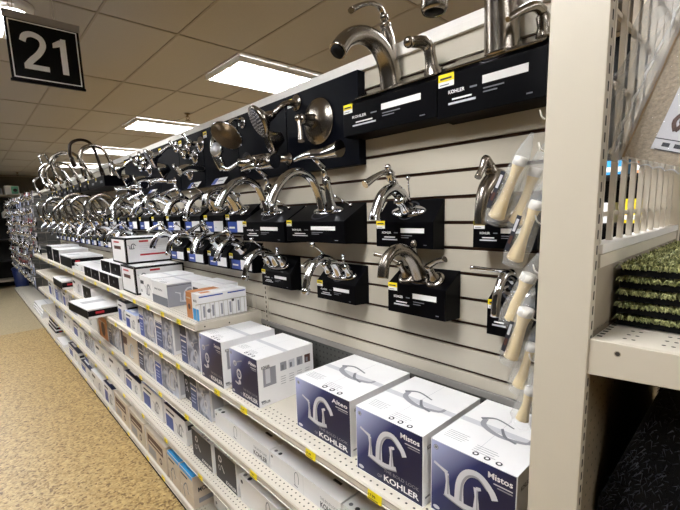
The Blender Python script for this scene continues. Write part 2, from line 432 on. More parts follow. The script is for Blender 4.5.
# near end post and endcap frame
PX = .745
b = MB(); b.box((PX, .197, -H), (PX+.026, .282, 1.0), 'beige')
F = Frame((PX, .197, 0), (1,0,0), (0,0,1)); z = -1.1
slots = 0
while z < .98:
    b.rect(F, .010, z, .0165, z+.015, 'slot_dark', .0004); z += .0254; slots += 1
tag(b.build('end_post', None, (PX+.013, .24, -H), bevel=.0015), 'tall flat beige end post with slotted edge in the foreground', 'shelving post')
e = thing('endcap_gondola', 'beige endcap back panel with ribbed grille above and pegboard below', 'store shelving', (1.15, .205, -H))
b = MB(); b.box((PX+.027, .2, -H), (1.52, .212, -.22), 'pegboard_beige'); b.build('pegboard_panel', e)
b = MB(); b.box((PX+.027, .192, -.084), (1.52, .22, -.068), 'trim_white'); b.box((PX+.027, .194, -.108), (1.52, .22, -.086), 'beige')
b.box((PX+.027, .200, -.22), (1.52, .214, -.108), 'beige_dark'); b.build('ledge_rail', e, bevel=.001)
b = MB()
for i in range(10): x = .80 + .0705*i; b.box((x-.005, .203, -.068), (x+.005, .212, .98), 'grid_bar')
z = -.02
while z < .98: b.box((PX+.03, .210, z-.004), (1.5, .216, z+.004), 'grid_bar'); z += .11
b.box((PX+.028,.197,-.068),(PX+.034,.222,.98),'beige')
b.build('grille', e)
b = MB(); b.box((1.5, .19, -H), (1.53, .28, .98), 'beige'); b.build('far_upright', e, bevel=.001)

# endcap shelf
s = thing('endcap_shelf', 'thick beige shelf on the endcap holding a stack of grass mats', 'shelf', (1.13, -.02, -.285))
b = MB(); b.box((.762, -.28, -.234), (1.5, .197, -.228), 'shelf_paint')
F = Frame((.762, .197, -.228), (0,-1,0), (1,0,0)); F.n = Vector((0,0,1))
for k in range(18):
    for q in range(3): b.disc(F, .040+.052*(k//2)+.012*(k % 2), .035+.028*q, .0032, 'slot_dark', .0004, n=8)
for k in range(40): b.rect(F, .002, .02+.018*k, .010, .028+.018*k, 'slot_dark', .0004)
b.rect(F, .012, .002, .06, .0045, 'brown_print', .0004); b.build('deck', s)
b = MB(); b.prism([(.198, -.226), (-.28, -.226), (-.28, -.255), (.198, -.288)], .752, .762, 'beige', 'X')
F = Frame((.752, .198, -.226), (0,-1,0), (0,0,1)); b.disc(F, .042, -.0165, .0036, 'slot_dark', .0005); b.ring(F, .042, -.0165, .0036, .005, 'beige_dark', .0007)
b.build('end_bracket', s, bevel=.001)
b = MB(); b.box((.752, -.29, -.29), (1.5, -.28, -.226), 'beige'); b.build('front_lip', s)

# grass mats: each a black backing with blades
def grass_mat(z, x0, label, sd):
    rnd = random.Random(sd)
    t = thing('grass_mat', label, 'mat', (1.15, -.03, z))
    b = MB(); b.box((x0, -.26, z), (1.46, .188, z+.011), 'mat_black'); b.build('backing', t)
    b = MB()
    def blade(x, y, h, dx, dy, w=.0016):
        zb = z+.011
        p = Vector((x, y, zb)); q = Vector((x+dx*.45, y+dy*.45, zb+h*.75)); r = Vector((x+dx, y+dy, zb+h))
        sx = Vector((w*.6, w, 0))
        b.poly([p-sx, p+sx, q+sx*.8, q-sx*.8], 'grass_blade'); b.poly([q-sx*.8, q+sx*.8, r], 'grass_blade')
    for i in range(420):
        blade(x0 + rnd.random()*.03, -.02 + rnd.random()*.205, .007+rnd.random()*.005, rnd.uniform(-.012,.004), rnd.uniform(-.012,.012), .0013)
    for i in range(90):
        x = x0 + rnd.uniform(-.004,.006); y = -.02 + rnd.random()*.205; p = Vector((x, y, z+.010)); dy = rnd.uniform(-.012,.012)
        b.sweep([p, p+Vector((-.004,dy*.5,.010)), p+Vector((-.007,dy,.002))], .0009, 'grass_blade', n=4, k=3)
    if sd == 4:
        for i in range(7000): blade(x0 + rnd.random()*(1.45-x0), -.05 + rnd.random()*.235, .007+rnd.random()*.009, rnd.uniform(-.014,.014), rnd.uniform(-.012,.012), .0014)
    b.build('grass_blades', t)
for i in range(5):
    z = -.2255 + i*.0235
    grass_mat(z, .874 + (.004, 0, .002, .006, .003)[i], ['artificial grass mat directly on the endcap shelf, bottom of the stack', 'artificial grass mat second from the bottom of the stack', 'artificial grass mat in the middle of the stack of five', 'artificial grass mat second from the top of the stack', 'artificial grass mat on top of the stack showing its whole green face'][i], i)

# black bristle mat leaning below
t = thing('bristle_mat', 'black coarse bristle door mats leaning below the endcap shelf', 'door mat', (1.1, .05, -1.0))
b = MB(); ZT = -.312
prof = [(.186, ZT-.32), (.118, ZT-.01), (.09, ZT), (-.15, ZT), (-.15, -1.05), (.186, -1.05)]
b.prism([(.118, ZT-.03), (.10, ZT), (-.2, ZT), (-.2, -1.2), (.191, -1.2), (.191, -.58)], .86, 1.45, 'mat_black', 'X'); b.build('mat_body', t)
b = MB(); rnd = random.Random(5)
for i in range(5200):
    y = rnd.uniform(-.05, .186); ze = -.58 + (y-.191)/(.118-.191)*(.55-.345+.02) if y > .118 else ZT
    z = rnd.uniform(-.85, min(ze, ZT) - .004)
    p = Vector((.86, y, z)); q = p + Vector((-rnd.uniform(.006, .02), rnd.uniform(-.009, .009), rnd.uniform(-.009, .009)))
    sd = Vector((0, rnd.uniform(-.0012, .0012), .001)); b.poly([p-sd, p+sd, q], 'bristle')
b.build('bristles', t)

# wrapped item hanging high on the endcap
t = thing('wrapped_mat', 'woven tan item with wooden edge sealed in clear plastic, hung at a tilt', 'packaged mat', (.83, .13, .12))
F = Frame((.82, .1888, .0778), (0, -.321, .947), (0, -.947, -.321))   # u up the wooden edge, v along the bottom edge
F.n = Vector((-1, 0, 0))
def FP(a, c, l): return F.p(a, c, l)
b = MB()
def slab(b, a0, c0, a1, c1, l0, l1, m):
    q = [F.p(a, c, l) for l in (l0, l1) for a, c in ((a0,c0),(a1,c0),(a1,c1),(a0,c1))]
    ix = [b.av(p) for p in q]
    for f in ((0,1,2,3),(4,7,6,5),(0,4,5,1),(1,5,6,2),(2,6,7,3),(3,7,4,0)): b.face([ix[k] for k in f], m)
mat('weave', (158, 143, 122), .7, 0, .4, 220, bump=.8)
slab(b, .0, .004, .36, .22, -.012, -.004, 'weave'); b.build('woven_sheet', t)
b = MB(); b.sweep([F.p(-.002, .002, -.006), F.p(.36, .002, -.006)], .0045, 'dowel', n=10); b.build('wooden_edge', t)
b = MB(); slab(b, .018, .036, .20, .16, -.0035, -.0025, 'photo_light')
G = Frame(F.p(.018, .036, -.0024), F.v, F.u); G.n = Vector((-1,0,0))
for k in range(5): b.rect(G, .012+k*.016, .006, .022+k*.016, .012, 'dark_print', .0002)
b.rect(G, .0, .016, .1, .0175, 'dark_print', .0002)
b.ribbon(G, [(.02,.03),(.014,.045),(.026,.062),(.03,.05),(.02,.03)], .006, 'brown_print', .0003)
b.ribbon(G, [(.035,.03),(.045,.045),(.04,.06),(.055,.05),(.06,.03),(.07,.06)], .003, 'dark_print', .0003)
b.disc(G, .030, .050, .011, 'brown_print', .0004, ry=.016)
for k in range(7): b.rect(G, .014, .094+k*.013, .070, .0962+k*.013, 'dark_print', .0003)
for xx in (.012, .040, .070): b.rect(G, xx, .094, xx+.0024, .174, 'dark_print', .0003)
b.rect(G, .005, .0, .1, .0015, 'dark_print', .0003)
b.build('printed_label', t)
b = MB(); rows = []
for i in range(15):
    a = -.012 + i*.028; r = []
    for j in range(9):
        c = (-.055, -.035, -.018, -.008, .004, .05, .10, .16, .23)[j] - (.008 if j == 0 else 0) * math.sin(i*1.9)
        r.append(b.av(F.p(a, c, (.0, .006, .002, .008, .001, .003, .002, .003, .0)[j] + .0035*math.sin(i*2.3+j*1.7))))
    rows.append(r)
for i in range(14):
    for j in range(8): b.face([rows[i][j], rows[i+1][j], rows[i+1][j+1], rows[i][j+1]], 'wrap_plastic' if j < 4 else 'sheet_plastic', True)
b.build('plastic_wrap', t)
b = MB(); rw = random.Random(9)
for k in range(9):
    a0 = .0 + k*.036; c0 = -.004 - rw.random()*.008
    b.sweep([F.p(a0, c0, .006), F.p(a0+.012, c0+rw.uniform(-.003,.004), .009), F.p(a0+.026, c0+rw.uniform(-.004,.003), .007), F.p(a0+.040, c0, .005)], [.0008,.0024,.0018,.0006], 'highlight_plastic', n=7, flat=.5)
for k in range(7):
    c0 = .0 + k*.017; b.sweep([F.p(-.010, c0, .002), F.p(-.006, c0+.010, .005), F.p(-.011, c0+.019, .002)], [.0006,.0018,.0006], 'highlight_plastic', n=7, flat=.5)
b.build('highlight_folds', t)  # small folds whose pale colour draws the highlight streaks on the wrap

# stuff seen through the grille: shelving of the next aisle
t = thing('side_shelving', 'dark shelving of the next aisle glimpsed through the grille', 'store shelving', (3.2, .9, -H))
b = MB(); b.box((3.4, .0, -H), (3.45, 3.2, 1.1), 'black_matte'); b.build('back_board', t)
for z in (-.45, -.15, .15, .45, .75):
    b = MB(); b.box((3.0, .05, z), (3.4, 3.0, z+.02), 'dark_steel'); b.build('shelf', t)
t_items = [(.50,.62,.17,.30,'orange_print','orange carton'), (.66,.80,.17,.26,'lightblue_print','light blue carton'), (.55,.68,-.13,.02,'yellow','yellow carton'), (.72,.90,-.13,.0,'white_print','white carton'),(.95,1.1,.17,.3,'red_print','red carton')]
for (ya, yb, za, zb, m, nm) in t_items:
    b = MB(); b.box((3.05, ya, za), (3.3, yb, zb), m); b.rect(Frame((3.05, yb, za), (0,-1,0), (0,0,1)), .01, .02, yb-ya-.01, .05, 'white_print')
    tag(b.build('carton', None, (3.17, (ya+yb)/2, za)), nm + ' on the next aisle shelving seen through the grille', 'carton')

# ------------------------------------------------------------------ shelves
TZ = dict(C=-.512, B=-.77, D=-1.04, E=-1.335, F=-1.655)
def shelf(z, ya, yb, label, tags, base=False, brackets=True):
    t = thing('gondola_shelf', label, 'shelf', (.93, (ya+yb)/2, z-.03), 'beige ledge shelves along the faucet wall')
    b = MB(); b.box((.762, ya, z-.006), (XW-.004, yb, z), 'shelf_paint')
    F = Frame((.762, yb, z), (0,-1,0), (1,0,0)); F.n = Vector((0,0,1))
    b.rect(F, .002, .004, yb-ya-.002, .004+.0215*3, 'deck_holes', .0003)
    b.build('deck', t)
    b = MB(); b.prism([(.762, z+.0), (.752, z-.002), (.748, z-.008), (.7515, z-.010), (.7505, z-.030), (.746, z-.033), (.751, z-.037), (.764, z-.037), (.764, z-.006)], ya, yb, 'shelf_paint')
    F = Frame((.7505, yb, z-.03), (0,-1,0), (0,0,1)); b.rect(F, 0, .0004, yb-ya, .0022, 'slot_dark', .0012); b.rect(F, 0, .0185, yb-ya, .0200, 'beige_dark', .0012)
    b.build('price_channel', t)
    if brackets and z > -1.6:
        for yy, sg in ((ya, 1), (yb-.003, -1)):
            b = MB(); b.prism([(.764, z-.007), (XW, z-.007), (XW, z-.09), (XW-.12, z-.06), (.764, z-.034)], yy, yy+.003, 'beige')
            F = Frame((0, yy, 0), (1,0,0), (0,0,1))
            b.disc(F, .80, z-.022, .004, 'slot_dark', .0004); b.disc(F, .93, z-.03, .004, 'slot_dark', .0004); b.build('bracket', t)
    for y in tags:
        if not (ya+.03 < y < yb-.03): continue
        b = MB(); b.prism([(.7490, z-.009), (.7462, z-.036), (.7456, z-.036), (.7484, z-.009)], y-.026, y+.026, 'yellow')
        F = Frame((.7483, y+.026, z-.009), (0,-1,0), (.0028,0,.027)); F.n = Vector((-1,0,0)); F.v = Vector((.1,0,.99)).normalized()
        F.o = Vector((.7456, y+.026, z-.036))
        b.text(F, '17.99', .004, .010, .009, 'dark_print', .0012) if y < 3 else None
        b.rect(F, .004, .004, .04, .0065, 'dark_print', .0012)
        b.build('price_tag', t)
    return t
secs = [(Y0+.0, 1.835)] + [(1.838+1.5*k, 1.835+1.5*(k+1)) for k in range(0, 4)]
sn = ['nearest section', 'second section from the near end', 'third section from the near end', 'fourth section from the near end', 'fifth section from the near end']
tn = dict(C='upper beige shelf level with the basin cartons', B='second beige shelf down, the level of the navy cartons,', D='third beige shelf down', E='fourth beige shelf down', F='lowest beige deck by the floor')
rt = random.Random(3)
TAGY = dict(B=[.691, .975, 1.409, 1.647, 2.1, 2.35, 2.62, 2.95, 3.3], D=[.95, 1.365, 2.042, 2.437, 2.806, 3.15, 3.5], E=[1.1, 1.93, 2.42, 2.85, 3.3, 3.8], C=[2.03, 2.26, 2.5, 2.76, 3.05, 3.4, 3.8, 4.2, 4.7], F=[2.55, 2.85, 3.3, 3.9, 4.4])
for tier in 'CBDEF':
    ty = TAGY[tier] + [max(TAGY[tier]) + .4*k for k in range(1, 10)]
    for i, (a, c) in enumerate(secs):
        if tier == 'C' and i == 0: continue
        shelf(TZ[tier], a, c, '%s, %s' % (tn[tier], sn[i]), ty)
b = MB(); b.box((.775, Y0, -H), (XW, YE, -1.695), 'black_matte'); b.box((.756, Y0, -H+.002), (.775, YE, -1.694), 'black_matte')
tag(b.build('shelving_plinth', None, (.95, 6.6, -H)), 'black recessed plinth under the lowest shelf deck along the floor', 'shelving plinth')
for i in (0, 1, 2):
    ya = 7.838 + 1.7*i
    shelf(TZ['F'], ya, ya+1.697, 'lowest beige deck by the floor, %s section at the far end' % ('first', 'second', 'last')[i], [])

# wire divider on the near end of the upper shelf
t = thing('wire_divider', 'low silver wire divider on the near end of the upper shelf', 'wire divider', (.94, 1.845, TZ['C']))
b = MB(); z0 = TZ['C']+.003
b.sweep([(.77,1.85,z0+.085),(1.10,1.85,z0+.085)], .002, 'wire', n=6, k=1); b.sweep([(.77,1.85,z0+.003),(1.10,1.85,z0+.003)], .002, 'wire', n=6, k=1)
for i in range(15): x = .77+.33*i/14; b.sweep([(x,1.85,z0+.001),(x,1.85,z0+.085)], .0013, 'wire', n=5, k=1)
b.build('wire_grid', t)

# ------------------------------------------------------------------ cartons (local: front faces -y, width x, depth y, height z)
def fpic(b, F, cx, cy, s, m='photo_light', m2='photo_mid', kind='two'):
    """printed picture of a faucet, s = overall height"""
    P = lambda pts: [(cx + x*s, cy + y*s) for x, y in pts]
    if kind == 'ring':
        b.ribbon(F, P([(.3,.5),(.05,.42),(-.25,.3)]), .05*s, m2); b.disc(F, cx-.3*s, cy+.26*s, .15*s, m, ry=.12*s); b.disc(F, cx-.3*s, cy+.24*s, .10*s, m2, .0016, ry=.07*s)
        b.ring(F, cx, cy-.15*s, .12*s, .2*s, m, asp=1.15); b.disc(F, cx, cy-.15*s, .07*s, m2, .0016)
        b.ribbon(F, P([(0,-.5),(-.1,-.6),(-.35,-.55)]), .08*s, m); b.disc(F, cx+.02*s, cy-.5*s, .1*s, m)
        return
    b.ribbon(F, P([(-.5,-.42),(0,-.5),(.45,-.42)]), [.12*s,.16*s,.12*s], m)
    b.ribbon(F, P([(-.52,-.47),(0,-.56),(.47,-.47)]), .03*s, m2, .0014)
    b.ribbon(F, P([(-.12,-.42),(-.1,.05),(.08,.36),(.36,.42),(.62,.22),(.72,.04)]), [.24*s,.19*s,.18*s,.17*s,.15*s,.15*s], m, .0015)
    b.ribbon(F, P([(-.08,-.40),(-.04,.05),(.11,.31),(.34,.36),(.55,.18)]), [.06*s,.055*s,.05*s,.04*s,.02*s], m2, .0018)
    for x in (-.42, .3):
        b.ribbon(F, P([(x,-.42),(x,-.1),(x-.02,.12)]), [.16*s,.08*s,.11*s], m, .0016)
        b.ribbon(F, P([(x,.13),(x-.2,.2),(x-.36,.26)]) if x < 0 else P([(x,.10),(x+.1,.14)]), [.1*s,.06*s,.07*s], m, .0017)
        b.ribbon(F, P([(x+.02,-.4),(x+.02,.08)]), .03*s, m2, .0019)
def topart(b, F, w, d, pic=True):
    # F: u along width, v going back
    for k in range(5): b.rect(F, w*.06, d*(.12+.028*k), w*(.30+.02*(k % 3)), d*(.125+.028*k), 'grey_print')
    for k in range(4): b.rect(F, w*.45, d*(.08+.03*k), w*(.72-.03*(k % 2)), d*(.085+.03*k), 'grey_print')
    for k in range(3): b.disc(F, w*(.52+.13*k), d*.05, w*.035, 'dark_print'); b.disc(F, w*(.52+.13*k), d*.05, w*.018, 'white_print', .0016)
    b.rect(F, 0, d*.46, w, d*.54, 'photo_light', .0005)
    b.rect(F, w*.498, 0, w*.502, d, 'carton_grey', .0008)
    if pic:
        P = lambda pts: [(w*x, d*y) for x, y in pts]
        b.ribbon(F, P([(.25,.62),(.3,.5),(.55,.42),(.82,.46),(.85,.54)]), [w*.06,w*.07,w*.06,w*.05,w*.04], 'photo_mid', .0010)
        b.ribbon(F, P([(.2,.6),(.35,.68),(.6,.62)]), [w*.05,w*.03,w*.02], 'grey_print', .0012)
        b.ribbon(F, P([(.5,.55),(.6,.44),(.75,.4)]), [w*.03,w*.04,w*.03], 'grey_print', .0013)
def carton(style, w, d, h, name='KOHLER', seed=0):
    rnd = random.Random(seed); b = MB()
    x0, x1 = -w/2, w/2; y0, y1 = -d/2, d/2
    FF = Frame((x0, y0, 0), (1,0,0), (0,0,1)); FT = Frame((x0, y0, h), (1,0,0), (0,1,0)); FR = Frame((x1, y0, 0), (0,1,0), (0,0,1))
    body = {'navy': 'carton_white', 'navyring': 'carton_white', 'longwhite': 'carton_white', 'darkpic': 'carton_white', 'brownpic': 'cream_print', 'bluetop': 'cream_print', 'sink': 'carton_white', 'sinkflat': 'carton_white', 'domino': 'carton_white', 'orange': 'carton_white', 'greyside': 'carton_white', 'beigepic': 'cream_print', 'lid': 'carton_white'}.get(style, 'carton_white')
    b.box((x0,y0,0), (x1,y1,h), body)
    if style in ('navy', 'navyring'):
        b.rect(FF, .002, .002, w-.002, h-.002, 'navy_print', .0004)
        if style == 'navy': fpic(b, FF, w*.43, h*.56, h*.54)
        else: fpic(b, FF, w*.33, h*.58, h*.50, kind='ring')
        b.text(FF, 'THE BOLD LOOK', w*.95, h*.20, h*.05, 'photo_mid', align='R', wid=w*.5, bold=False); b.text(FF, 'OF', w*.42, h*.07, h*.05, 'photo_mid', align='R', bold=False)
        b.text(FF, 'KOHLER', w*.95, h*.065, h*.09, 'white_print', align='R', wid=w*.5)
        b.text(FF, name, w*.96, h*.84, h*.075, 'white_print', align='R', wid=w*.26); b.rect(FF, w*.76, h*.78, w*.96, h*.795, 'photo_light'); b.rect(FF, w*.80, h*.745, w*.96, h*.76, 'photo_mid')
        b.disc(FF, w*.07, h*.91, h*.035, 'grey_print'); b.ring(FF, w*.07, h*.91, h*.02, h*.026, 'photo_light', .0016)
        b.disc(FF, w*.08, h*.07, w*.045, 'photo_light', ry=h*.028)
        topart(b, FT, w, d, style == 'navy')
        b.text(FR, 'KOHLER', d*.06, h*.78, h*.06, 'dark_print', wid=d*.14); b.rect(FR, d*.03, h*.1, d*.10, h*.13, 'grey_print')
        if style == 'navyring':
            b.rect(FR, d*.08, h*.40, d*.30, h*.78, 'photo_mid'); b.rect(FR, d*.12, h*.46, d*.2, h*.76, 'photo_light', .001)
            for k in range(4): b.rect(FR, d*(.38+.15*k), h*.62, d*(.49+.15*k), h*.80, ('photo_mid','photo_light','photo_mid','brown_print')[k]); b.rect(FR, d*(.40+.15*k), h*.64, d*(.44+.15*k), h*.74, 'grey_print', .001)
            for k in range(4):
                for q in range(4): b.rect(FR, d*(.38+.15*k), h*(.34+.05*q), d*(.47+.15*k), h*(.35+.05*q), 'photo_mid')
            b.text(FR, 'KOHLER', d*.04, h*.06, h*.05, 'dark_print', wid=d*.14)
    elif style == 'longwhite':
        b.ribbon(FF, [(w*.40,h*.2),(w*.40,h*.75),(w*.43,h*.9),(w*.455,h*.7),(w*.45,h*.35)], h*.035, 'grey_print'); b.ribbon(FF, [(w*.385,h*.2),(w*.44,h*.18)], h*.05, 'grey_print')
        b.rect(FF, w*.52, 0, w*.522, h, 'carton_grey')
        b.text(FF, 'KOHLER', w*.97, h*.14, h*.26, 'dark_print', align='R', wid=w*.22); b.text(FF, 'THE BOLD LOOK', w*.97, h*.50, h*.14, 'grey_print', align='R', wid=w*.22, bold=False)
        b.disc(FF, w*.04, h*.8, h*.07, 'dark_print'); b.rect(FT, 0, d*.46, w, d*.56, 'photo_light')
        b.disc(FT, w*.12, d*.06, w*.02, 'dark_print'); b.disc(FT, w*.05, d*.06, w*.018, 'grey_print'); b.rect(FT, w*.75, d*.2, w*.85, d*.24, 'dark_print')
    elif style == 'darkpic':
        b.rect(FF, .002, .002, w-.004, h-.002, 'dark_print'); b.rect(FF, w-.008, 0, w, h, 'carton_white', .0008)
        b.ring(FF, w*.25, h*.72, h*.06, h*.11, 'photo_light'); b.ring(FF, w*.2, h*.42, h*.05, h*.09, 'photo_mid'); b.ribbon(FF, [(w*.3,h*.55),(w*.42,h*.35)], .008, 'photo_light')
        b.text(FF, 'KOHLER', w*.94, h*.08, h*.10, 'white_print', align='R', wid=w*.46)
        topart(b, FT, w, d, False)
    elif style == 'blister':
        q = (.36, .42, .3)[seed % 3]
        b.rect(FF, 0, 0, w, h, 'photo_print', .0004); b.rect(FF, 0, h*.74, w*q, h, ('navy_flat', 'white_print', 'carton_grey')[seed % 3], .0009)
        b.rect(FF, 0, 0, w*q, h*.7, ('blue_print', 'navy_flat', 'deep_blue', 'deep_blue')[seed % 4], .0009); b.rect(FF, w*.04, h*.56, w*(q-.05), h*.60, 'white_print', .0015)
        for k in range(3): b.rect(FF, w*.04, h*(.2+.1*k), w*(q-.1), h*(.23+.1*k), 'paleblue', .0015)
        b.rect(FF, w*q, 0, w*q+.004, h, 'white_print', .0015); b.rect(FF, 0, h*.70, w*q, h*.715, 'white_print', .0015)
        fpic(b, FF, w*(q+.52)/1.25+.02, h*.48, min(h*.62, w*.45), kind=('two', 'ring')[(seed//2) % 2])
        b.rect(FR, .01, h*.1, d*.35, h*.9, 'carton_grey')
        b.text(FT, name, w*.1, d*.1, .02, 'grey_print', wid=w*.4) if name else None
    elif style == 'bluewhite':
        b.rect(FF, w*.06, h*.08, w*.42, h*.62, 'blue_print'); b.rect(FF, w*.1, h*.75, w*.5, h*.84, 'dark_print'); fpic(b, FF, w*.72, h*.45, min(h*.5, w*.4), 'photo_mid', 'grey_print')
        b.rect(FT, 0, 0, w, d, ('navy_flat', 'paleblue')[seed % 2], .0004); b.rect(FT, w*.1, d*.1, w*.5, d*.2, 'white_print')
        b.rect(FR, d*.05, h*.6, d*.4, h*.8, 'dark_print')
    elif style == 'plainwhite':
        b.rect(FF, w*.06, h*.62, w*.34, h*.78, 'dark_print'); fpic(b, FF, w*.66, h*.45, h*.5, 'photo_mid', 'grey_print')
        b.disc(FF, w*.12, h*.3, h*.08, 'grey_print'); b.rect(FT, 0, d*.47, w, d*.53, 'photo_light')
    elif style == 'brownpic':
        b.rect(FF, w*.12, h*.52, w*.86, h*.84, 'brown_print'); b.rect(FF, w*.18, h*.60, w*.8, h*.66, 'cream_print', .001)
        b.rect(FF, w*.12, h*.1, w*.5, h*.42, 'photo_mid'); b.ring(FF, w*.72, h*.28, h*.06, h*.12, 'brown_print'); b.rect(FF, 0, 0, w*.03, h, 'white_print')
    elif style == 'beigepic':
        b.rect(FF, w*.06, h*.5, w*.4, h*.8, 'brown_print'); fpic(b, FF, w*.6, h*.42, h*.55, 'photo_light', 'grey_print'); b.rect(FF, 0, 0, w*.14, h, 'navy_flat', .001)
        b.disc(FR, d*.15, h*.55, h*.09, 'dark_print')
    elif style == 'bluetop':
        b.rect(FT, 0, 0, w, d, 'white_print', .0003); b.rect(FT, .002, .002, w-.002, d*.35, 'lightblue_print'); b.rect(FF, w*.02, h*.9, w*.98, h, 'lightblue_print')
        b.rect(FF, w*.08, h*.76, w*.6, h*.82, 'dark_print'); b.ribbon(FF, [(w*.3,h*.1),(w*.25,h*.4),(w*.5,h*.6),(w*.6,h*.3)], w*.05, 'grey_print'); b.rect(FF, 0, h*.40, w, h*.41, 'white_print', .0014)
        b.text(FR, 'MOEN', d*.1, h*.5, h*.14, 'dark_print', wid=d*.3); b.rect(FR, d*.1, h*.15, d*.5, h*.3, 'photo_mid')
    elif style == 'sink':
        e = .012
        for FX, ww, hh in ((FR, d, h), (FF, w, h)):
            b.rect(FX, 0, 0, ww, e, 'black_matte'); b.rect(FX, 0, hh-e, ww, hh, 'black_matte'); b.rect(FX, 0, e, e, hh-e, 'black_matte'); b.rect(FX, ww-e, e, ww, hh-e, 'black_matte')
        b.rect(FR, d*.30, h*.82, d*.50, h*.89, 'red_print', .001); b.rect(FR, d*.30, h*.30, d*.95, h*.36, 'red_print', .001); fpic(b, FR, d*.14, h*.68, h*.2, 'grey_print', 'dark_print')
        for k in range(4): b.rect(FR, d*.3, h*(.45+.07*k), d*(.9-.1*(k % 2)), h*(.46+.07*k), 'photo_light')
        b.rect(FF, w*.2, h*.55, w*.7, h*.68, 'brown_print', .001); b.rect(FF, w*.2, h*.8, w*.6, h*.86, 'red_print', .001); b.rect(FT, 0, 0, w, d, 'black_matte', .0003); b.rect(FT, .02, .02, w-.02, d-.02, 'carton_white', .0008)
    elif style == 'sinkflat':
        b.rect(FF, 0, 0, w, h*.9, 'black_matte'); b.rect(FR, 0, h*.25, d, h*.85, 'black_matte'); b.rect(FR, d*.12, h*.45, d*.26, h*.7, 'red_print', .001); b.rect(FT, w*.3, d*.1, w*.5, d*.5, 'carton_grey')
    elif style == 'domino':
        b.rect(FF, .002, .002, w-.002, h-.004, 'black_gloss'); b.disc(FF, w*.5, h*.5, h*.12, 'photo_mid'); b.rect(FF, w*.1, h*.15, w*.3, h*.2, 'photo_mid')
    elif style == 'orange':
        b.rect(FF, 0, 0, w, h, 'orange_print'); b.disc(FF, w*.5, h*.45, w*.22, 'brown_print'); b.rect(FF, w*.1, h*.75, w*.8, h*.8, 'cream_print', .001); b.rect(FT, 0, 0, w, d*.6, 'orange_print'); b.rect(FT, 0, d*.6, w, d, 'carton_white')
    elif style == 'bluebottom':
        b.rect(FF, 0, 0, w, h*.45, 'lightblue_print', .0005); b.text(FF, 'MOEN', w*.2, h*.70, h*.09, 'dark_print', wid=w*.55); b.rect(FR, d*.02, h*.88, d*.5, h*.93, 'blue_print'); b.rect(FR, d*.6, h*.88, d*.98, h*.93, 'blue_print')
        for k in range(5): b.rect(FR, d*(.08+.18*k), h*.12, d*(.12+.18*k), h*.55, 'photo_mid')
        b.disc(FR, d*.7, h*.6, h*.06, 'dark_print'); b.disc(FR, d*.2, h*.35, h*.08, 'grey_print'); b.rect(FT, w*.1, d*.1, w*.7, d*.3, 'orange_print')
    elif style == 'greyside':
        b.rect(FF, 0, 0, w, h*.38, 'grey_print'); b.text(FF, 'MOEN', w*.2, h*.62, h*.09, 'grey_print', wid=w*.5); b.rect(FR, 0, 0, d, h*.96, 'photo_mid', .0005); fpic(b, FR, d*.4, h*.45, h*.6, 'photo_light', 'grey_print')
        b.rect(FR, 0, h*.88, d, h*.9, 'dark_print')
        topart(b, FT, w, d, False)
    return b
NC = 0
def put(style, ya, yb, xf, z, d, h, label, name='KOHLER', yawdeg=0, cat='carton', nm='faucet_carton', group='faucet cartons on the shelves'):
    global NC; NC += 1
    b = carton(style, yb-ya, d, h, name, NC)
    o = b.build(nm, None, (0,0,0)); o.location = (xf+d/2, (ya+yb)/2, z+.0012); o.rotation_euler.z = math.radians(-90+yawdeg)
    return tag(o, label, cat, group)
B = TZ['B']
put('navy', .325, .542, .800, B, .29, .197, 'navy faucet carton with white top, nearest one, half cut off by the beige post', 'Mistos')
put('navy', .556, .795, .785, B, .29, .200, 'navy carton with widespread faucet picture, second from the beige post', 'Mistos')
put('navy', .840, 1.120, .805, B, .30, .190, 'navy carton with two handle faucet picture, third from the beige post', 'Alteo')
put('navyring', 1.33, 1.555, .777, B, .28, .202, 'navy shower carton with white side of small photos, right one of the pair', 'Alteo')
put('navyring', 1.600, 1.825, .762, B, .28, .216, 'navy shower carton left of the pair, just under the upper shelf end', 'Devonshire')
put('blister', 1.862, 2.10, .775, B, .16, .205, 'blue and grey photo carton directly left of the navy shower cartons', '')
put('blister', 2.215, 2.48, .775, B, .26, .21, 'grey photo carton with white side, second left of the navy cartons', '')
put('blister', 2.50, 2.79, .775, B, .2, .205, 'blue striped photo carton, third left of the navy cartons', '')
put('bluewhite', 2.83, 3.08, .765, B, .2, .12, 'low pale blue and white carton under the middle of the upper shelf', '')
put('bluewhite', 3.10, 3.32, .78, B, .2, .16, 'taller pale blue carton just beyond the low pale blue one', '')
put('sinkflat', 3.55, 4.1, .60, B, .44, .075, 'flat white basin carton with black edges jutting over the shelf lip', '', 4, nm='basin_carton')
put('domino', 4.25, 4.6, .79, B, .25, .13, 'black carton beyond the jutting basin carton', '')
put('plainwhite', 4.65, 5.1, .79, B, .25, .16, 'white carton on the navy carton shelf, beyond the black one', '')
put('sinkflat', 5.3, 5.9, .72, B, .4, .09, 'flat black edged carton near the far end of the navy carton shelf', '', nm='basin_carton')
Dz = TZ['D']
put('longwhite', 1.325, 1.812, .802, Dz, .30, .082, 'long white carton below the navy shower cartons', '')
put('longwhite', .895, 1.318, .802, Dz, .30, .082, 'long white carton below the third navy carton, with dark lettering', '')
put('longwhite', .46, .885, .802, Dz, .30, .085, 'long white carton at the bottom edge, nearest of the three', '')
put('blister', 1.85, 2.09, .80, Dz, .2, .195, 'blue and grey photo carton beside the long white carton', '')
put('darkpic', 2.10, 2.225, .82, Dz, .2, .15, 'small dark carton squeezed between two photo cartons', '')
put('blister', 2.23, 2.60, .785, Dz, .2, .2, 'wide carton with deep blue panel below the upper shelf end', '')
put('blister', 2.62, 2.93, .785, Dz, .2, .2, 'photo carton with white header beyond the wide deep blue one', '')
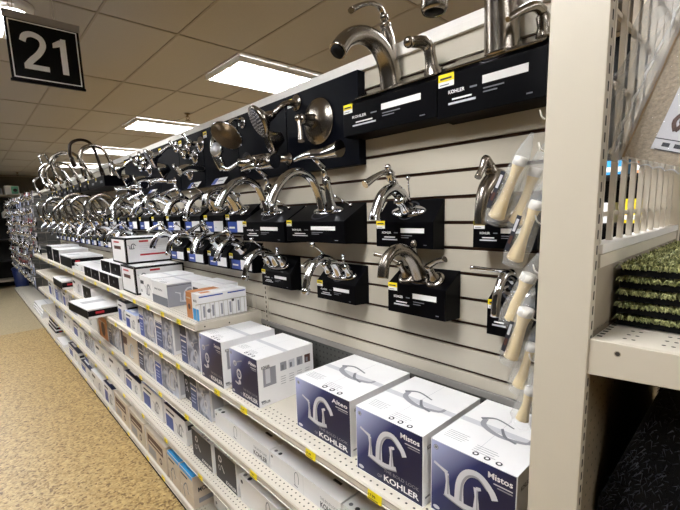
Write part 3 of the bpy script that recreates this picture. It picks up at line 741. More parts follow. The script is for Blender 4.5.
put('beigepic', 2.96, 3.34, .785, Dz, .22, .2, 'cream carton with brown picture and dark dot on its side', '')
put('blister', 3.38, 3.72, .785, Dz, .2, .2, 'grey and blue carton beyond the cream carton with brown picture', '')
put('orange', 3.76, 4.05, .785, Dz, .2, .19, 'carton with orange front on the third shelf', '')
put('plainwhite', 4.10, 4.98, .785, Dz, .25, .17, 'wide white carton beyond the orange fronted one', '')
put('blister', 5.02, 5.42, .785, Dz, .2, .2, 'blue carton beyond the wide white carton on the third shelf', '')
put('bluewhite', 5.46, 5.85, .785, Dz, .2, .2, 'pale carton with blue square, second beyond the wide white carton', '')
put('blister', 5.9, 6.4, .785, Dz, .2, .2, 'blue carton third beyond the wide white carton', '')
put('bluewhite', 6.45, 6.95, .785, Dz, .2, .2, 'farthest pale blue carton on the third shelf', '')
Ez = TZ['E']
put('longwhite', .40, 1.0, .80, Ez, .28, .12, 'long white carton on the fourth shelf below the frame edge', '')
put('longwhite', 1.03, 1.595, .80, Ez, .28, .135, 'long white carton right of the two dark cartons', '')
put('darkpic', 1.62, 1.845, .80, Ez, .25, .17, 'dark charcoal carton with white lettering, right one of two', '')
put('darkpic', 1.868, 2.12, .795, Ez, .25, .165, 'dark charcoal carton with white lettering, left one of two', '')
put('bluewhite', 2.22, 2.56, .80, Ez, .25, .155, 'white carton with blue top and blue window left of the dark pair', '')
put('bluewhite', 2.60, 3.0, .80, Ez, .25, .165, 'white carton with blue window, second left of the dark pair', '')
put('bluewhite', 3.05, 3.43, .80, Ez, .25, .13, 'white carton with navy top, third left of the dark pair', '')
put('plainwhite', 3.46, 3.93, .80, Ez, .25, .15, 'plain white carton beyond the navy topped one', '')
put('plainwhite', 3.96, 4.42, .80, Ez, .25, .15, 'second plain white carton beyond the navy topped one', '')
put('blister', 4.45, 4.88, .80, Ez, .25, .15, 'grey blue carton beyond two plain white cartons', '')
put('bluewhite', 4.92, 5.5, .80, Ez, .25, .16, 'blue topped carton far along the fourth shelf', '')
put('plainwhite', 5.55, 6.1, .80, Ez, .25, .17, 'white carton far along the fourth shelf', '')
put('blister', 6.15, 6.7, .80, Ez, .25, .17, 'last blue carton on the fourth shelf', '')
Fz = TZ['F']
put('plainwhite', 1.40, 1.74, .90, Fz, .2, .07, 'flat grey white carton lying deep on the lowest deck', '')
put('plainwhite', 1.76, 2.05, .86, Fz, .24, .12, 'white carton behind the blue topped pair on the lowest deck', '')
put('bluetop', 2.09, 2.275, .762, Fz, .28, .20, 'cream carton with bright blue top, right one of the pair on the lowest deck', '')
put('bluetop', 2.285, 2.47, .762, Fz, .28, .20, 'cream carton with bright blue top, left one of the pair on the lowest deck', '')
put('brownpic', 2.50, 2.90, .762, Fz, .2, .2, 'cream carton with brown picture next to the blue topped pair', '')
put('brownpic', 2.92, 3.29, .762, Fz, .2, .2, 'cream carton with brown picture, middle one of three', '')
put('brownpic', 3.31, 3.71, .762, Fz, .2, .2, 'cream carton with brown picture, farthest one of three', '')
put('bluewhite', 3.75, 4.05, .762, Fz, .2, .19, 'white and blue carton beyond the brown picture cartons', '')
put('plainwhite', 4.08, 4.55, .762, Fz, .2, .16, 'white carton beyond the white and blue one on the lowest deck', '')
put('bluewhite', 4.6, 5.15, .775, Fz, .22, .10, 'low blue topped carton on the lowest deck, lower of two', '')
put('bluewhite', 4.63, 5.10, .81, Fz+.102, .22, .08, 'low blue topped carton stacked on another on the lowest deck', '')
put('bluewhite', 5.25, 5.85, .775, Fz, .22, .14, 'blue topped carton near a flat white one on the lowest deck', '')
put('plainwhite', 6.15, 6.65, .762, Fz, .25, .035, 'single flat white carton on the lowest deck', '')
for i in range(3): put('sinkflat', 7.0, 7.7, .80+.01*i, Fz+.052*i, .28, .05, ['bottom', 'middle', 'top'][i] + ' of the three flat black sided cartons on the lowest deck', '')
for i in range(3): put('plainwhite', 8.3, 9.5, .79+.01*i, Fz+.047*i, .3, .045, ['bottom', 'middle', 'top'][i] + ' of the three flat pale cartons far along the lowest deck', '')
# upper shelf
Cz = TZ['C']
put('bluebottom', 1.856, 1.925, .785, Cz, .26, .132, 'white carton with blue lower front behind the wire divider', '')
put('orange', 1.930, 2.0, .785, Cz, .25, .135, 'narrow carton with orange front behind the wire divider', '')
put('plainwhite', 2.02, 2.27, .93, Cz, .16, .135, 'white carton set back between the orange one and the grey sided one', '')
put('greyside', 2.29, 2.54, .795, Cz, .27, .135, 'white carton with grey side picture on the upper shelf', '')
put('plainwhite', 2.56, 2.78, .80, Cz, .27, .14, 'white carton directly in front of the red striped basin carton', '')
put('sink', 2.83, 3.13, .785, Cz, .33, .185, 'large white basin carton with black edges and red mark, lower of two', '', nm='basin_carton')
put('sink', 3.03, 3.37, .80, Cz+.188, .31, .182, 'large white basin carton with red stripe stacked on another', '', nm='basin_carton')
for i, y in enumerate((3.145, 3.43, 3.72, 4.0)):
    for j in range(2 if i < 2 else 1):
        put('domino', y, y+.27, .765+.02*j, Cz+.0915*j, .32, .09, 'black ended white carton, %s, %s from the red striped basin carton' % (['bottom layer', 'top layer'][j], ['first', 'second', 'third', 'fourth'][i]), '')
put('plainwhite', 4.4, 4.9, .80, Cz, .28, .07, 'flat white carton beyond the black ended stacks', '')
put('sinkflat', 4.95, 5.6, .78, Cz, .3, .12, 'black and white basin carton far along the upper shelf', '', nm='basin_carton')
put('domino', 5.65, 6.1, .78, Cz, .3, .16, 'dark carton far along the upper shelf', '')
put('domino', 6.15, 6.6, .78, Cz, .3, .18, 'last dark carton on the upper shelf', '')

# ------------------------------------------------------------------ faucet display boxes
def price_tag(F, w, h, parent):
    b = MB(); b.rect(F, 0, 0, w, h, 'white_print', .0012); b.rect(F, 0, h*.42, w, h, 'yellow', .0016); b.rect(F, w*.12, h*.56, w*.86, h*.72, 'dark_print', .002); b.rect(F, w*.1, h*.12, w*.7, h*.2, 'grey_print', .002)
    b.build('price_tag', parent)
def display(ya, yb, xf, zft, zb, zw, label, strip='white', tagh=.022, big=False, name='display_box', tagin=.004, ov=True):
    t = thing(name, label, 'display stand', ((xf+XW)/2, (ya+yb)/2, zb), 'black faucet display boxes')
    b = MB(); b.prism([(XW-.001, zw), (xf, zft), (xf, zb), (XW-.001, zb-.006)], ya, yb, 'black_gloss')
    w = yb-ya; h = zft-zb
    F = Frame((xf, yb, zb), (0,-1,0), (0,0,1))
    if strip == 'white':
        b.rect(F, w*.46, h*.58, w*.86, h*.76, 'white_print'); b.rect(F, w*.47, h*.46, w*.66, h*.49, 'grey_print'); b.rect(F, w*.47, h*.38, w*.60, h*.41, 'grey_print')
        b.text(F, 'KOHLER', w*.12, h*.54, h*.085, 'white_print', wid=w*.17); b.rect(F, w*.34, h*.56, w*.41, h*.6, 'grey_print')
        b.rect(F, w*.16, h*.38, w*.36, h*.42, 'white_print'); b.rect(F, w*.12, h*.28, w*.40, h*.33, 'photo_light'); b.rect(F, w*.85, h*.12, w*.9, h*.15, 'grey_print')
    else:
        b.rect(F, w*.10, h*.1, w*.50, h*.66, 'blue_print'); b.rect(F, w*.5, h*.12, w*.95, h*.7, 'white_print'); b.rect(F, w*.15, h*.3, w*.4, h*.4, 'white_print', .001)
    # slanted top with its recessed dish
    sl = Vector((XW-xf, 0, zw-zft)); G = Frame((xf, yb, zft), (0,-1,0), sl); L = sl.length
    if ov:
        b.ring(G, w*.5, L*.5, L*.36, L*.42, 'photo_mid' if big else 'dark_print', .0008, asp=1)
    b.build('stand_shell', t, bevel=.0015)
    tw = tagh*1.45; G2 = Frame(F.p(w*tagin+.002, h-tagh+.004, 0), F.u, F.v); price_tag(G2, tw, tagh, t)
    return t
T2 = display(.692, 1.076, 1.037, .360, .258, .412, 'large black faucet stand on the top row, left of the biggest one', tagh=.03)
T1 = display(.395, .688, 1.037, .362, .250, .412, 'largest black faucet stand on the top row beside the beige post', tagh=.034, big=True)
M1 = display(.40, .572, 1.04, -.042, -.112, .028, 'black faucet stand in the middle row beside the beige post', tagh=.022)
M2 = display(.713, .946, 1.056, -.042, -.126, .030, 'black faucet stand in the middle row holding the ornate chrome faucet', tagh=.026)
M3 = display(1.047, 1.400, 1.0, -.036, -.118, .030, 'wide black stand in the middle row under the large chrome arc faucet', tagh=.024)
M4 = display(1.417, 1.765, 1.0, -.040, -.128, .030, 'black stand in the middle row, second wide one from the post', tagh=.024)
L1 = display(.39, .525, 1.04, -.256, -.352, -.20, 'black faucet stand in the lower row beside the beige post', tagh=.026)
L2 = display(.654, .878, 1.035, -.246, -.342, -.195, 'black stand in the lower row under the brushed nickel faucet', tagh=.026)
L3 = display(1.045, 1.266, 1.043, -.280, -.352, -.21, 'black stand in the lower row under the chrome lever faucet', tagh=.024)
L4 = display(1.468, 1.710, 1.058, -.275, -.350, -.2, 'black stand in the lower row, farthest of the white labelled ones', tagh=.022)

# ------------------------------------------------------------------ near faucets
def fauc(label, loc): return thing('faucet', label, 'faucet', loc, 'display faucets on the faucet wall')
def slant(ax=(-.72, 0, .69)): return ax
NL = Vector((-.70, 0, .71))
def base_plate(t, o, m, rx, ry, th=.008, ax=NL):
    b = MB(); b.lathe([(rx*1.0, 0), (rx*1.0, th*.5), (rx*.9, th), (rx*.5, th*1.15)], m, o, ax, n=28, sx=ry/rx); b.build('base_plate', t)
def handle_lever(t, o, m, tip, h=.05, r=.013, ax=NL, rl=(.010,.008,.010), name='handle'):
    o = Vector(o); ax = Vector(ax).normalized()
    b = MB(); b.lathe([(r*1.5, 0), (r*1.2, h*.12), (r*.8, h*.35), (r*.72, h*.7), (r*.95, h*.9), (r*.85, h*1.02), (r*.3, h*1.1)], m, o, ax, n=16)
    top = o + ax*h*.95; tip = Vector(tip); mid = (top+tip)/2 + Vector((0,0,.004))
    b.sweep([top, mid, tip], list(rl), m, n=10, flat=.7); b.build(name, t)

# kitchen faucet on T2
t = fauc('brushed nickel kitchen faucet with side sprayer and curved top lever', (1.08, .88, .40))
b = MB(); b.prism([(1.05, .374), (1.115, .412), (1.112, .418), (1.047, .380)], .72, 1.03, 'nickel'); b.build('base_plate', t, bevel=.003)
b = MB(); b.sweep([(1.095,.9,.385),(1.078,.9,.455),(1.04,.9,.502),(.99,.9,.522),(.935,.9,.517),(.885,.9,.490),(.852,.9,.452)], [.038,.034,.031,.028,.025,.024,.026], 'nickel', n=22, k=6)
b.lathe([(.034,0),(.033,.01),(.028,.02)], 'nickel', (1.092,.9,.385), (-.2,0,1), n=22); sp_ = b.build('spout', t)
b = MB(); b.lathe([(.021,0),(.021,.003),(.002,.004)], 'black_matte', (.851,.9,.4512), (-.68,0,-.74), n=18); b.build('aerator', sp_)
b = MB(); b.sweep([(1.075,.885,.47),(1.058,.885,.53),(1.045,.885,.565)], [.017,.02,.014], 'nickel', n=16); b.lathe([(.016,0),(.018,.008),(.011,.016)], 'nickel', (1.046,.885,.56), (-.15,0,1), n=16); b.ball((1.04,.885,.588), .013, 'nickel')
b.sweep([(1.04,.885,.585),(1.022,.885,.61),(.985,.885,.612),(.935,.885,.592),(.895,.885,.567)], [.010,.009,.008,.009,.012], 'nickel', n=12, flat=.75); b.build('handle', t)
b = MB(); b.lathe([(.034,0),(.028,.010),(.019,.03),(.0165,.06),(.018,.08),(.014,.088)], 'nickel', (1.085,.735,.385), (-.30,0,1), n=18); b.sweep([(1.058,.735,.462),(1.04,.74,.472),(1.0,.755,.468)], [.017,.018,.014], 'nickel', n=14)
b.ball((.995,.757,.467), .0155, 'nickel'); b.build('side_sprayer', t)
# big gooseneck on T1
t = fauc('oversized brushed nickel gooseneck kitchen faucet rising out of the frame', (1.08, .53, .40))
b = MB(); b.prism([(1.05, .374), (1.115, .412), (1.112, .420), (1.046, .382)], .41, .67, 'nickel'); b.build('base_plate', t, bevel=.003)
b = MB(); b.sweep([(1.085,.525,.385),(1.075,.525,.46),(1.055,.525,.55),(1.01,.525,.64),(.93,.525,.68),(.84,.525,.64),(.79,.525,.56),(.78,.525,.50),(.778,.525,.46)], [.046,.042,.036,.028,.024,.022,.022,.022,.022], 'nickel', n=24, k=6); b.build('spout', t)
b = MB(); b.lathe([(.023,0),(.026,.01),(.027,.06),(.024,.066),(.020,.066)], 'nickel', (.778,.525,.468), (-.03,0,-1), n=20); b.lathe([(.020,.0662),(.002,.0664)], 'black_matte', (.778,.525,.468), (-.03,0,-1), n=20); b.build('spray_head', t)
b = MB(); b.lathe([(.022,0),(.018,.008),(.014,.025),(.016,.045),(.010,.055)], 'nickel', (1.08,.42,.395), (-.3,0,1), n=18); b.sweep([(1.062,.42,.448),(1.03,.425,.452),(.985,.44,.432),(.95,.45,.41)], [.012,.012,.009,.006], 'nickel', n=12); b.build('handle', t)

# M2 ornate chrome
def ornate(y, m, z=0, dx=0, label='x'):
    V = lambda x, dy, zz: (x+dx, y+dy, zz+z)
    t = fauc(label, V(1.09, 0, -.01))
    base_plate(t, V(1.088, 0, -.010), m, .026, .070)
    b = MB(); b.lathe([(.030,0),(.025,.015),(.020,.04),(.023,.055),(.017,.065)], m, V(1.085,0,-.005), (-.75,0,.66), n=18)
    b.sweep([V(1.075,0,.01),V(1.04,0,.05),V(1.0,0,.062),V(.955,0,.04),V(.925,0,-.01),V(.920,0,-.032)], [.021,.021,.019,.0175,.0165,.019], m, n=18, k=6); b.build('spout', t)
    b = MB(); b.sweep([V(1.03,0,.052),V(1.0,0,.10)], [.016,.0115], m, n=14); b.lathe([(.012,0),(.016,.006),(.013,.014),(.017,.022),(.009,.034),(.006,.04)], m, V(1.004,0,.088), (-.45,0,.9), n=16)
    b.sweep([V(.988,0,.118),V(.96,.01,.108),V(.925,.02,.088),V(.905,.024,.076)], [.008,.008,.011,.013], m, n=10); b.ball(V(.985,0,.128), .0105, m); b.build('handle', t)
    b = MB(); b.sweep([V(1.09,-.005,.01),V(1.06,-.02,.09)], .0022, m, n=6); b.ball(V(1.058,-.021,.097), .0075, m); b.build('lift_rod', t)
    return t
f_orn = ornate(.83, 'chrome', label='ornate chrome single handle faucet with lift rod in the middle row')
# M1 nickel curl
t = fauc('brushed nickel curled single handle faucet half behind the hanging packs', (1.07, .5, -.01))
base_plate(t, (1.075,.5,-.012), 'nickel', .026, .05)
b = MB(); b.sweep([(1.075,.5,-.01),(1.085,.5,.02),(1.06,.5,.06),(1.015,.5,.075),(.965,.5,.045),(.947,.5,.0),(.945,.5,-.045)], [.019,.02,.021,.021,.0175,.015,.0155], 'nickel', n=20, k=6); b.build('spout', t)
b = MB(); b.lathe([(.018,0),(.015,.015),(.010,.022),(.012,.028)], 'nickel', (.998,.5,.078), (-.5,0,.86), n=16); b.sweep([(.985,.5,.102),(.962,.5,.115),(.945,.5,.09),(.93,.502,.07)], [.011,.010,.008,.009], 'nickel', n=12); b.build('handle', t)

# L2 two handle nickel
def two_handle(y, m, z=0, dx=0, label='x', lev=1.0):
    V = lambda x, dy, zz: (x+dx, y+dy, zz+z)
    t = fauc(label, V(1.07, 0, -.225))
    b = MB(); 
    for s in (-1, 1): b.lathe([(.032,0),(.031,.004),(.025,.008),(.015,.009)], m, V(1.066,s*.055,-.224), NL, n=22)
    b.lathe([(.024,0),(.023,.004),(.018,.008)], m, V(1.066,0,-.224), NL, n=20, sx=3); b.build('base_plate', t)
    b = MB(); b.sweep([V(1.062,0,-.218),V(1.03,0,-.165),V(.985,0,-.128),V(.935,0,-.122),V(.893,0,-.150),V(.880,0,-.198)], [.026,.023,.020,.0175,.0165,.0165], m, n=20, k=6); b.build('spout', t)
    for s in (-1, 1): handle_lever(t, V(1.062, s*.055, -.218), m, V(.995, s*.135, -.145), h=.058, r=.0135, ax=(-.62,0,.78))
    b = MB(); b.sweep([V(1.07,0,-.20),V(1.035,0,-.118)], .003, m, n=6); b.ball(V(1.03,0,-.108), .0115, m); b.build('lift_knob', t)
    return t
f_two = two_handle(.766, 'nickel', label='brushed nickel two handle faucet in the lower row with round lift knob')
# L3 chrome levers
def lever_set(y, m, z=0, dx=0, label='x'):
    V = lambda x, dy, zz: (x+dx, y+dy, zz+z)
    t = fauc(label, V(1.07, 0, -.25))
    base_plate(t, V(1.075, 0, -.250), m, .028, .088)
    b = MB(); b.sweep([V(1.07,0,-.248),V(1.04,0,-.20),V(.99,0,-.175),V(.945,0,-.19),V(.91,0,-.235),V(.895,0,-.29)], [.022,.018,.015,.0135,.013,.015], m, n=18, k=6); b.lathe([(.0165,0),(.0175,.01),(.014,.022)], m, V(.899,0,-.278), (-.25,0,-1), n=16); b.build('spout', t)
    for s in (-1, 1):
        o = Vector(V(1.07, s*.06, -.245)); ax = Vector((-.6,0,.8))
        b = MB(); b.lathe([(.021,0),(.017,.012),(.012,.03),(.015,.042),(.010,.055)], m, o, ax, n=16)
        tp = o + ax*.055; b.sweep([tp, tp+Vector((-.05, s*.012, .014)), tp+Vector((-.09, s*.02, -.012 if s > 0 else .02))], [.007,.0065,.010], m, n=10)
        b.sweep([tp, tp+Vector((-.002,0,.03))], [.006,.005], m, n=8); b.ball(tp+Vector((-.002,0,.034)), .008, m); b.build('handle', t)
    b = MB(); b.sweep([V(1.06,0,-.21),V(1.0,.01,-.16),V(.96,.02,-.125)], .0035, m, n=6); b.ball(V(.955,.021,-.122), .0105, m); b.build('lift_knob', t)
    return t
f_lev = lever_set(1.155, 'chrome', label='chrome faucet with slim lever handles in the lower row beside the nickel one')
f_lev2 = lever_set(1.59, 'chrome', z=.006, label='chrome faucet with slim lever handles, lower row, next to the slotted upright')
# L1 chrome seen behind packs
t = fauc('slim chrome faucet in the lower row next to the beige post', (1.07, .46, -.24))
base_plate(t, (1.08,.46,-.235), 'chrome', .024, .05)
b = MB(); b.sweep([(1.075,.46,-.235),(1.05,.46,-.19),(1.0,.46,-.175),(.965,.46,-.215),(.955,.46,-.275)], [.014,.013,.012,.011,.012], 'chrome', n=16); b.build('spout', t)
b = MB(); b.lathe([(.016,0),(.012,.03),(.014,.045),(.008,.055)], 'chrome', (1.06,.46,-.215), (-.5,0,.86), n=14); b.sweep([(1.03,.46,-.17),(1.0,.49,-.165),(.97,.54,-.158)], [.006,.005,.006], 'chrome', n=8); b.build('handle', t)

# M3 / M4 high arc chrome with trumpet lever
def high_arc(y, m, z=0, dx=0, label='x', s=1.0, lev=True):
    V = lambda x, dy, zz: (x+dx, y+dy, zz+z)
    t = fauc(label, V(1.06, 0, 0))
    base_plate(t, V(1.065, 0, .0), m, .03, .085, ax=(-.5,0,.86))
    b = MB(); b.sweep([V(1.055,.02,.005),V(1.035,.02,.07),V(1.0,.02,.125),V(.945,.02,.148),V(.885,.02,.13),V(.835,.02,.08),V(.808,.02,.03)], [.019,.017,.0165,.0165,.017,.018,.020], m, n=20, k=6); b.build('spout', t)
    b = MB(); b.lathe([(.026,0),(.022,.012),(.016,.03),(.014,.1),(.018,.115),(.014,.13)], m, V(1.06,-.03,.0), (-.22,0,1), n=18)
    b.sweep([V(1.03,-.03,.125),V(1.022,-.03,.17)], [.012,.009], m, n=12); b.sweep([V(1.022,-.03,.165),V(.975,-.03,.20)], [.012,.010], m, n=10); b.build('handle_column', t)
    b = MB(); b.sweep([V(.955,.06,.196),V(.965,.02,.206),V(.97,-.03,.209),V(.978,-.08,.206),V(.985,-.12,.210),V(.99,-.155,.214)], [.009,.014,.019,.022,.028,.035], m, n=18, flat=.8); b.build('handle', t)
    b = MB(); b.sweep([V(1.04,.03,.10),V(1.09,-.10,.02)], .004, m, n=8); b.ball(V(1.09,-.1,.02), .008, m); b.build('lift_rod', t)
    return t
f_arc = high_arc(1.205, 'chrome', label='large chrome arc faucet with flared lever in the middle row')
f_arc2 = high_arc(1.60, 'chrome', label='chrome arc faucet with flared lever, second in the middle row')

# ------------------------------------------------------------------ shower panels along the top
def panel(ya, yb, label, zt=.487, zb=.165):
    t = thing('shower_display', label, 'display board', (XW-.02, (ya+yb)/2, zb), 'black shower display panels on the top row')
    b = MB(); b.box((XW-.038, ya, zb), (XW-.001, yb, zt), 'panel_black'); b.build('panel_board', t, bevel=.002)
    F = Frame((XW-.038, yb, zb), (0,-1,0), (0,0,1)); G = Frame(F.p(.012, zt-zb-.05, 0), F.u, F.v); price_tag(G, .045, .034, t)
    return t
PXF = XW-.038
pan = [(1.045,1.475,'nearest'),(1.48,1.895,'second'),(1.90,2.30,'third'),(2.305,2.66,'fourth'),(2.665,3.02,'fifth'),(3.025,3.44,'sixth'),(3.445,3.85,'seventh')]
pans = [panel(a, c, 'black board with shower fittings on the top row, %s from the post' % nme) for a, c, nme in pan]
def shower(y, kind, m, label, zc=.35):
    t = thing('shower_fitting', label, 'shower fitting', (PXF, y, zc), 'display shower fittings on the black boards')
    AX = (-1, 0, 0)
    if kind == 'valve':
        b = MB(); b.lathe([(.088,.0),(.09,.004),(.084,.010),(.078,.011),(.074,.016),(.05,.024),(.02,.028)], m, (PXF,y,zc), AX, n=36); b.build('escutcheon', t)
        b = MB(); b.lathe([(.030,.0),(.024,.02),(.018,.05),(.02,.062),(.012,.07)], m, (PXF-.02,y+.005,zc), (-1,.06,.02), n=18)
        b.ball((PXF-.095,y+.01,zc+.003), .014, m); b.sweep([(PXF-.092,y+.01,zc),(PXF-.095,y+.0,zc-.04),(PXF-.10,y-.01,zc-.085)], [.009,.008,.013], m, n=12); b.build('handle', t)
    elif kind == 'head':
        b = MB(); b.lathe([(.034,0),(.032,.006),(.015,.014)], m, (PXF,y-.27,zc+.098), AX, n=22); b.build('wall_flange', t)
        b = MB(); b.sweep([(PXF,y-.27,zc+.098),(PXF-.05,y-.26,zc+.09),(PXF-.085,y-.245,zc+.06),(PXF-.10,y-.23,zc+.045)], .0115, m, n=12); b.build('shower_arm', t)
        c = Vector((PXF-.10, y-.232, zc+.045)); ax = Vector((-.85,.22,-.46)).normalized()
        b = MB(); b.lathe([(.014,-.012),(.019,.008),(.022,.022),(.040,.038),(.062,.056),(.066,.064),(.064,.072),(.056,.074)], m, c, ax, n=30); b.lathe([(.056,.0742),(.001,.0746)], 'dark_print', c, ax, n=28)
        Fh = Frame(c+ax*.0750, Vector((0,0,1)).cross(ax), ax.cross(Vector((0,0,1)).cross(ax)))
        if Fh.n.dot(ax) < 0: Fh.n = -Fh.n
        for r, n_ in ((.012, 6), (.025, 12), (.038, 18), (.049, 24)):
            for i in range(n_): b.disc(Fh, r*math.cos(2*math.pi*i/n_), r*math.sin(2*math.pi*i/n_), .0036, 'photo_light', .0006, n=8)
        b.build('shower_head', t)
        b = MB(); b.lathe([(.02,0),(.03,.02),(.055,.06),(.058,.066),(.05,.07),(.02,.066)], m, (PXF-.03,y-.20,zc-.03), (-.75,.35,-.35), n=28); b.build('hand_spray', t)
        b = MB(); b.lathe([(.03,0),(.028,.006),(.016,.02),(.014,.05)], m, (PXF,y-.20,zc-.12), AX, n=18); b.sweep([(PXF-.05,y-.20,zc-.12),(PXF-.10,y-.17,zc-.115),(PXF-.15,y-.15,zc-.13)], [.012,.016,.022], m, n=14); b.build('tub_spout', t)
    elif kind == 'rain':
        b = MB(); b.lathe([(.028,0),(.026,.006),(.012,.012)], m, (PXF,y-.28,zc+.095), AX, n=18); b.build('wall_flange', t)
        b = MB(); b.sweep([(PXF,y-.28,zc+.095),(PXF-.05,y-.28,zc+.105),(PXF-.10,y-.30,zc+.06)], .010, m, n=10); b.build('shower_arm', t)
        c = Vector((PXF-.10, y-.305, zc+.03)); ax = Vector((-.62,-.28,-.73)).normalized()
        b = MB(); b.lathe([(.012,-.04),(.02,-.01),(.07,.006),(.080,.012),(.078,.018)], m, c, ax, n=30); b.lathe([(.076,.0182),(.001,.0185)], 'spray_face', c, ax, n=30); b.build('shower_head', t)
        b = MB(); b.sweep([(PXF-.02,y-.10,zc+.06),(PXF-.07,y-.11,zc+.05),(PXF-.09,y-.12,zc-.03),(PXF-.05,y-.13,zc-.12)], [.013,.013,.014,.016], m, n=12); b.build('slide_bracket', t)
        b = MB(); b.lathe([(.014,-.03),(.034,.0),(.038,.008),(.034,.016)], m, (PXF-.10,y-.19,zc-.03), (-.85,-.35,.1), n=20); b.lathe([(.033,.0165),(.001,.017)], 'photo_light', (PXF-.10,y-.19,zc-.03), (-.85,-.35,.1), n=20); b.sweep([(PXF-.10,y-.19,zc-.04),(PXF-.07,y-.2,zc-.13)], .011, m, n=10); b.build('hand_shower', t)
        b = MB(); b.lathe([(.050,.0),(.052,.004),(.022,.016),(.018,.05)], m, (PXF,y-.30,zc-.10), AX, n=24); b.sweep([(PXF-.05,y-.30,zc-.10),(PXF-.09,y-.27,zc-.13),(PXF-.11,y-.25,zc-.12)], [.010,.010,.014], m, n=10); b.build('handle', t)
    else:
        for j, (dy, dz) in enumerate(((.09,.05), (-.02,.0), (-.11,.06), (.07,-.09))):
            b = MB(); c = (PXF, y+dy, zc+dz)
            b.lathe([(.045,.0),(.047,.004),(.035,.012),(.015,.02),(.013,.055),(.022,.065),(.01,.08)], m, c, AX, n=20)
            b.sweep([(PXF-.06,y+dy,zc+dz),(PXF-.085,y+dy+.02,zc+dz+.03),(PXF-.08,y+dy+.05,zc+dz+.05)], [.009,.009,.012], m, n=10); b.build('valve_trim', t)
        b = MB(); b.sweep([(PXF,y-.12,zc-.08),(PXF-.1,y-.13,zc-.08),(PXF-.15,y-.13,zc-.10)], [.02,.02,.024], m, n=14); b.build('tub_spout', t)
    return t
shower(1.262, 'valve', 'nickel', 'round brushed nickel shower valve plate with cone handle')
shower(1.67, 'head', 'nickel', 'brushed nickel bell shower head on a bent arm')
s_rain = shower(2.12, 'rain', 'chrome', 'wide round shower head with hand shower')
s_tri = shower(2.44, 'trio', 'chrome', 'cluster of chrome shower valves, fourth board from the post')
s_head = shower(2.96, 'head', 'chrome', 'chrome shower head and valve, fifth board from the post')
def at(root, dy, label, dz=0, dx=0):
    return dup(root, (root.location.x+dx, root.location.y+dy, root.location.z+dz), label)
at(s_tri, 3.24-2.44, 'cluster of chrome shower valves, sixth board from the post')
at(s_head, 3.76-2.96, 'chrome shower head and valve, seventh board from the post')
# price cards under the boards
for i, (y, m) in enumerate(((2.09, 'blue_print'), (2.42, 'blue_print'), (3.16, 'blue_print'))):
    b = MB(); b.prism([(1.045, .165), (1.075, .20), (1.077, .20), (1.048, .164)], y-.07, y+.07, 'white_print')
    F = Frame((1.045, y+.07, .165), (0,-1,0), (.03,0,.035)); b.rect(F, .0, .0, .045, .045, m); b.rect(F, .055, .02, .12, .026, 'grey_print')
    tag(b.build('price_card', None, (1.06, y, .18)), 'white and blue price card under the %s' % ('third shower board', 'fourth shower board', 'sixth shower board')[i], 'price card')
    
# ------------------------------------------------------------------ further stands and faucets
ORD = ['third', 'fourth', 'fifth', 'sixth', 'seventh', 'eighth', 'ninth', 'tenth', 'eleventh', 'twelfth', 'thirteenth', 'fourteenth', 'fifteenth', 'sixteenth', 'seventeenth', 'eighteenth', 'nineteenth', 'twentieth']
def ornate_far(y, row, i):
    return None
def mk(label): return label
dM = display(1.785, 2.03, 1.05, -.005, -.105, .05, 'black stand with blue and white label, middle row, fifth from the post', strip='blue', tagh=.028)
dL = display(1.785, 2.03, 1.055, -.213, -.300, -.15, 'black stand with blue and white label, lower row, fifth from the post', strip='blue', tagh=.028)
b_ = [f_orn, f_two, f_lev, f_arc]
def tall(y, m, label, x=1.0, z=.36, hgt=.42, out=.22, spring=False):
    t = thing('kitchen_faucet', label, 'faucet', (x, y, z), 'tall kitchen faucets far along the wall')
    b = MB(); b.lathe([(.032,0),(.03,.012),(.02,.03),(.018,.09),(.02,.1)], m, (x,y,z), n=18); b.build('base', t)
    b = MB(); r = out/2
    b.sweep([(x,y,z+.09),(x-.0,y,z+hgt-r),(x-r*.3,y,z+hgt-r*.25),(x-r,y,z+hgt),(x-r*1.7,y,z+hgt-r*.25),(x-out,y,z+hgt-r),(x-out,y,z+hgt-r-.05)], .013, m, n=14, k=6); b.build('spout', t)
    b = MB(); b.lathe([(.014,0),(.018,.02),(.02,.08),(.016,.085)], m, (x-out,y,z+hgt-r-.04), (0,0,-1), n=14); b.build('spray_head', t)
    b = MB(); b.sweep([(x,y-.015,z+.06),(x,y-.045,z+.075),(x-.01,y-.055,z+.14)], [.009,.008,.006], m, n=8); b.build('handle', t)
    return t
yrow = [2.05 + .30*i for i in range(0, 18)]
pos = lambda r, y: None
rr = random.Random(11)
kinds_M = ['lev', 'orn', 'two', 'orn', 'arc', 'lev', 'two', 'arc', 'orn', 'lev', 'arc', 'two', 'arc', 'orn', 'arc', 'lev', 'arc', 'orn', 'arc']
kinds_L = ['orn', 'lev', 'orn', 'two', 'lev', 'orn', 'lev', 'two', 'arc', 'orn', 'lev', 'arc', 'two', 'arc', 'lev', 'arc', 'orn', 'arc', 'lev']
f_twoc = two_handle(1.905, 'chrome', z=.24, label='chrome two handle faucet in the middle row, fifth from the post')
f_ornc = ornate(1.905, 'chrome', z=-.20, label='ornate chrome faucet in the lower row, fifth from the post')
src = {'orn': (f_orn, -.01, 1.09), 'two': (f_twoc, -.225, 1.07), 'lev': (f_lev, -.25, 1.07), 'arc': (f_arc, 0, 1.06)}
nmk = {'orn': 'ornate single handle chrome faucet', 'two': 'two handle chrome faucet', 'lev': 'slim lever chrome faucet', 'arc': 'high arc chrome faucet'}
